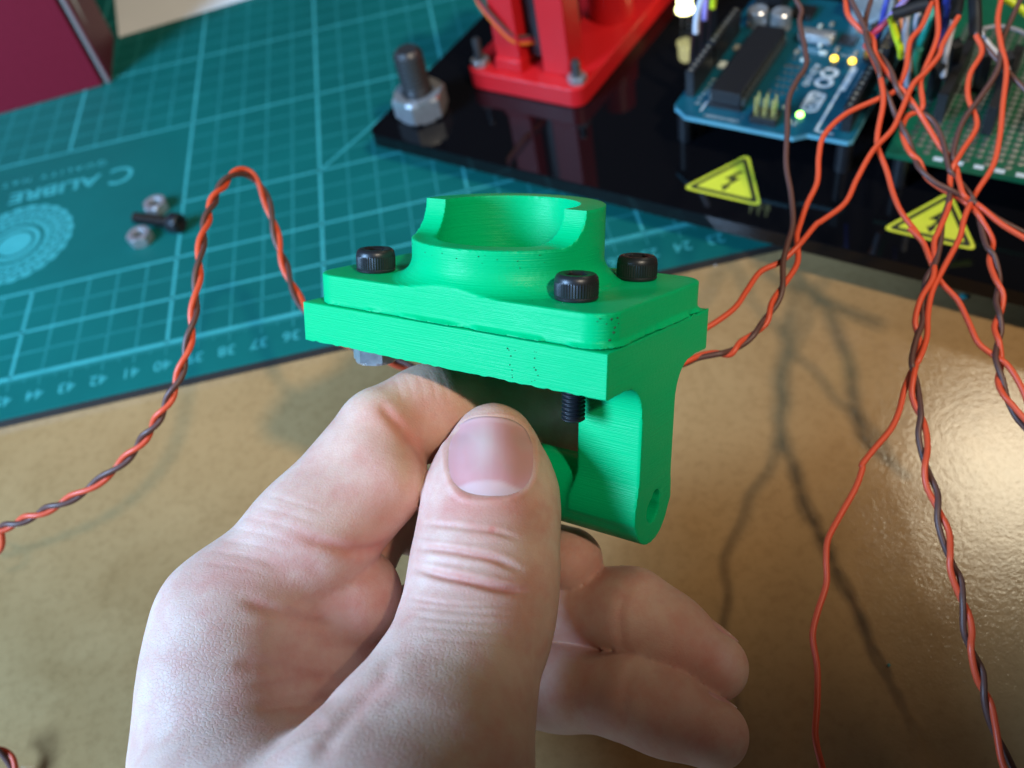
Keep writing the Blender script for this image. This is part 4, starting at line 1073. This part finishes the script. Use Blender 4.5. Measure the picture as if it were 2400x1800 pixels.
# sleeves and jumper leads at the top right
def lead(name, label, cat, pts, r, m, group=None, sub=6):
    o = tube(name, catmull([wpt(*p) for p in pts], sub), r, m, n=14); return tag(o, label, cat, group)
ZZ = lambda x, y, z: (1950 + x * .2049, y * .2049, z)
JG = 'jumper leads above the boards'
lead('heat_shrink_sleeve', 'slanting black heat shrink sleeve with open end over red wire', 'sleeve', [ZZ(690, 165, 222), ZZ(820, 130, 221), ZZ(960, 80, 220), ZZ(1100, 45, 219)], 1.45, M['shrink'], 'heat shrink sleeves')
lead('heat_shrink_sleeve', 'small black heat shrink sleeve end ringed round a red wire', 'sleeve', [ZZ(1410, 178, 221), ZZ(1440, 60, 224), ZZ(1470, -140, 230)], 1.35, M['shrink'], 'heat shrink sleeves')
lead('heat_shrink_sleeve', 'upright black heat shrink sleeve with brown wire from its lower end', 'sleeve', [ZZ(1640, 420, 219), ZZ(1640, 250, 220), ZZ(1635, 60, 222), ZZ(1620, -120, 226)], 1.5, M['shrink'], 'heat shrink sleeves')
lead('jumper_lead', 'bright yellow green lead below the slanting sleeve', 'wire', [ZZ(670, 190, 223), ZZ(690, 260, 224), ZZ(730, 400, 226), ZZ(780, 540, 228), ZZ(790, 640, 232)], .85, M['wire_yellow'], JG)
lead('jumper_lead', 'crimson lead running down left from the slanting sleeve', 'wire', [ZZ(690, 190, 224), ZZ(560, 310, 226), ZZ(470, 390, 228), ZZ(385, 540, 232)], .75, M['wire_crimson'], JG)
lead('jumper_lead', 'violet lead running up right beside the crimson one', 'wire', [ZZ(570, 300, 232), ZZ(690, 160, 230), ZZ(800, 40, 229), ZZ(900, -80, 228)], .75, M['wire_violet'], JG)
lead('jumper_lead', 'white lead dropping behind the slanting sleeve', 'wire', [ZZ(860, 100, 234), ZZ(850, 260, 234), ZZ(840, 420, 236), ZZ(870, 700, 240), ZZ(860, 980, 248)], .85, M['wire_grey'], JG)
lead('jumper_lead', 'teal lead slanting beside the red wire', 'wire', [ZZ(1170, 60, 234), ZZ(1120, 220, 234), ZZ(1050, 400, 236), ZZ(980, 560, 240), ZZ(960, 800, 246)], .95, M['wire_teal'], JG)
lead('jumper_lead', 'blue lead between the two red wires at the top', 'wire', [ZZ(1320, -60, 236), ZZ(1300, 150, 236), ZZ(1260, 340, 238), ZZ(1200, 520, 242)], .95, M['wire_blue'], JG)
lead('jumper_lead', 'long pale grey lead dropping from the small sleeve ring', 'wire', [ZZ(1450, -60, 240), ZZ(1400, 200, 240), ZZ(1330, 480, 243), ZZ(1290, 700, 246), ZZ(1270, 860, 250)], .85, M['wire_white'], JG)
lead('jumper_lead', 'white lead beside the upright sleeve behind the brown wire', 'wire', [ZZ(1600, 150, 228), ZZ(1700, 390, 228), ZZ(1800, 530, 229), ZZ(1900, 640, 231), ZZ(2000, 800, 238)], .85, M['wire_white'], JG)
lead('jumper_lead', 'yellow lead cutting the top right corner', 'wire', [ZZ(1900, -60, 232), ZZ(2060, 30, 232), ZZ(2220, 150, 232), ZZ(2400, 300, 232)], 1.0, M['wire_yellow'], JG)
lead('jumper_lead', 'grey lead hidden among the red wires', 'wire', [ZZ(1010, 60, 240), ZZ(960, 250, 240), ZZ(940, 420, 242), ZZ(900, 650, 246)], .8, M['wire_grey'], JG)
lead('jumper_lead', 'orange lead hidden among the red wires', 'wire', [ZZ(800, -40, 238), ZZ(810, 240, 239), ZZ(880, 560, 242), ZZ(930, 800, 248)], .8, M['wire_orange'], JG)
lead('jumper_lead', 'dark green lead low among the red wires', 'wire', [ZZ(1000, 560, 236), ZZ(965, 700, 240), ZZ(960, 860, 246), ZZ(980, 1000, 252)], .9, M['wire_green'], JG)
lead('jumper_lead', 'grey lead curving behind the upright sleeve', 'wire', [ZZ(1720, 330, 246), ZZ(1900, 300, 246), ZZ(2080, 330, 247), ZZ(2220, 390, 248), ZZ(2400, 480, 250)], .55, M['wire_grey'], JG)
lead('jumper_lead', 'thin blue lead behind the yellow green one', 'wire', [ZZ(640, -40, 240), ZZ(600, 120, 242), ZZ(560, 300, 246), ZZ(500, 420, 252)], .8, M['wire_blue'], JG)
# jumper plugs standing in the headers
def plug(name, label, pts, r, m, plug_m=M['black_plastic']):
    P = [wpt(*p) for p in pts]; g = thing(name, label, 'jumper lead', Matrix.Translation(Vector(P[0] * .001)), 'plugged jumper leads')
    ax_ = P[1] - P[0]; L = np.linalg.norm(ax_)
    tube('plug', [P[0] - P[0], (P[0] + ax_ * .5) - P[0], P[1] - P[0]], 1.55, plug_m, g, 4)
    tube('lead', catmull([p - P[0] for p in P[1:]], 6), r, m, g, 12)
plug('jumper_plug', 'white jumper lead in a black plug at the board left edge', [(1622, 205, 300), (1631, 76, 282), (1632, 50, 279), (1640, 10, 274), (1662, -40, 268)], .95, M['wire_white'])
plug('jumper_plug', 'violet grey jumper lead behind the white one', [(1646, 175, 306), (1651, 45, 288), (1652, 25, 286), (1658, -40, 282)], .8, M['wire_violet'])
plug('jumper_plug', 'yellow jumper lead end at the top beside the white one', [(1668, 140, 312), (1670, 18, 294), (1672, 0, 292), (1680, -40, 286)], .95, M['wire_yellow'])
for (u, v0, v1, z0, lab) in ((2080, 205, 95, 268, 'black plug under the yellow green lead'), (2128, 180, 90, 272, 'black plug behind the teal lead'), (2230, 215, 100, 262, 'black plug behind the pale grey lead'), (2190, 250, 150, 258, 'black plug between the red wire loops'), (2045, 160, 60, 270, 'black plug left of the yellow green lead'), (2160, 140, 40, 262, 'black plug behind the slanting sleeve end'), (2300, 235, 120, 256, 'black plug below the upright sleeve'), (2350, 260, 130, 258, 'black plug near the right edge by the round buzzer')):
    P0_, P1_ = wpt(u - 14, v0, z0 + 14), wpt(u + 12, v1, z0 - 12)
    o = tube('jumper_plug', [P0_, (P0_ + P1_) / 2, P1_], 1.9, M['black_plastic'], n=4); tag(o, lab, 'plug', 'black plugs')
bpy.context.view_layer.update()
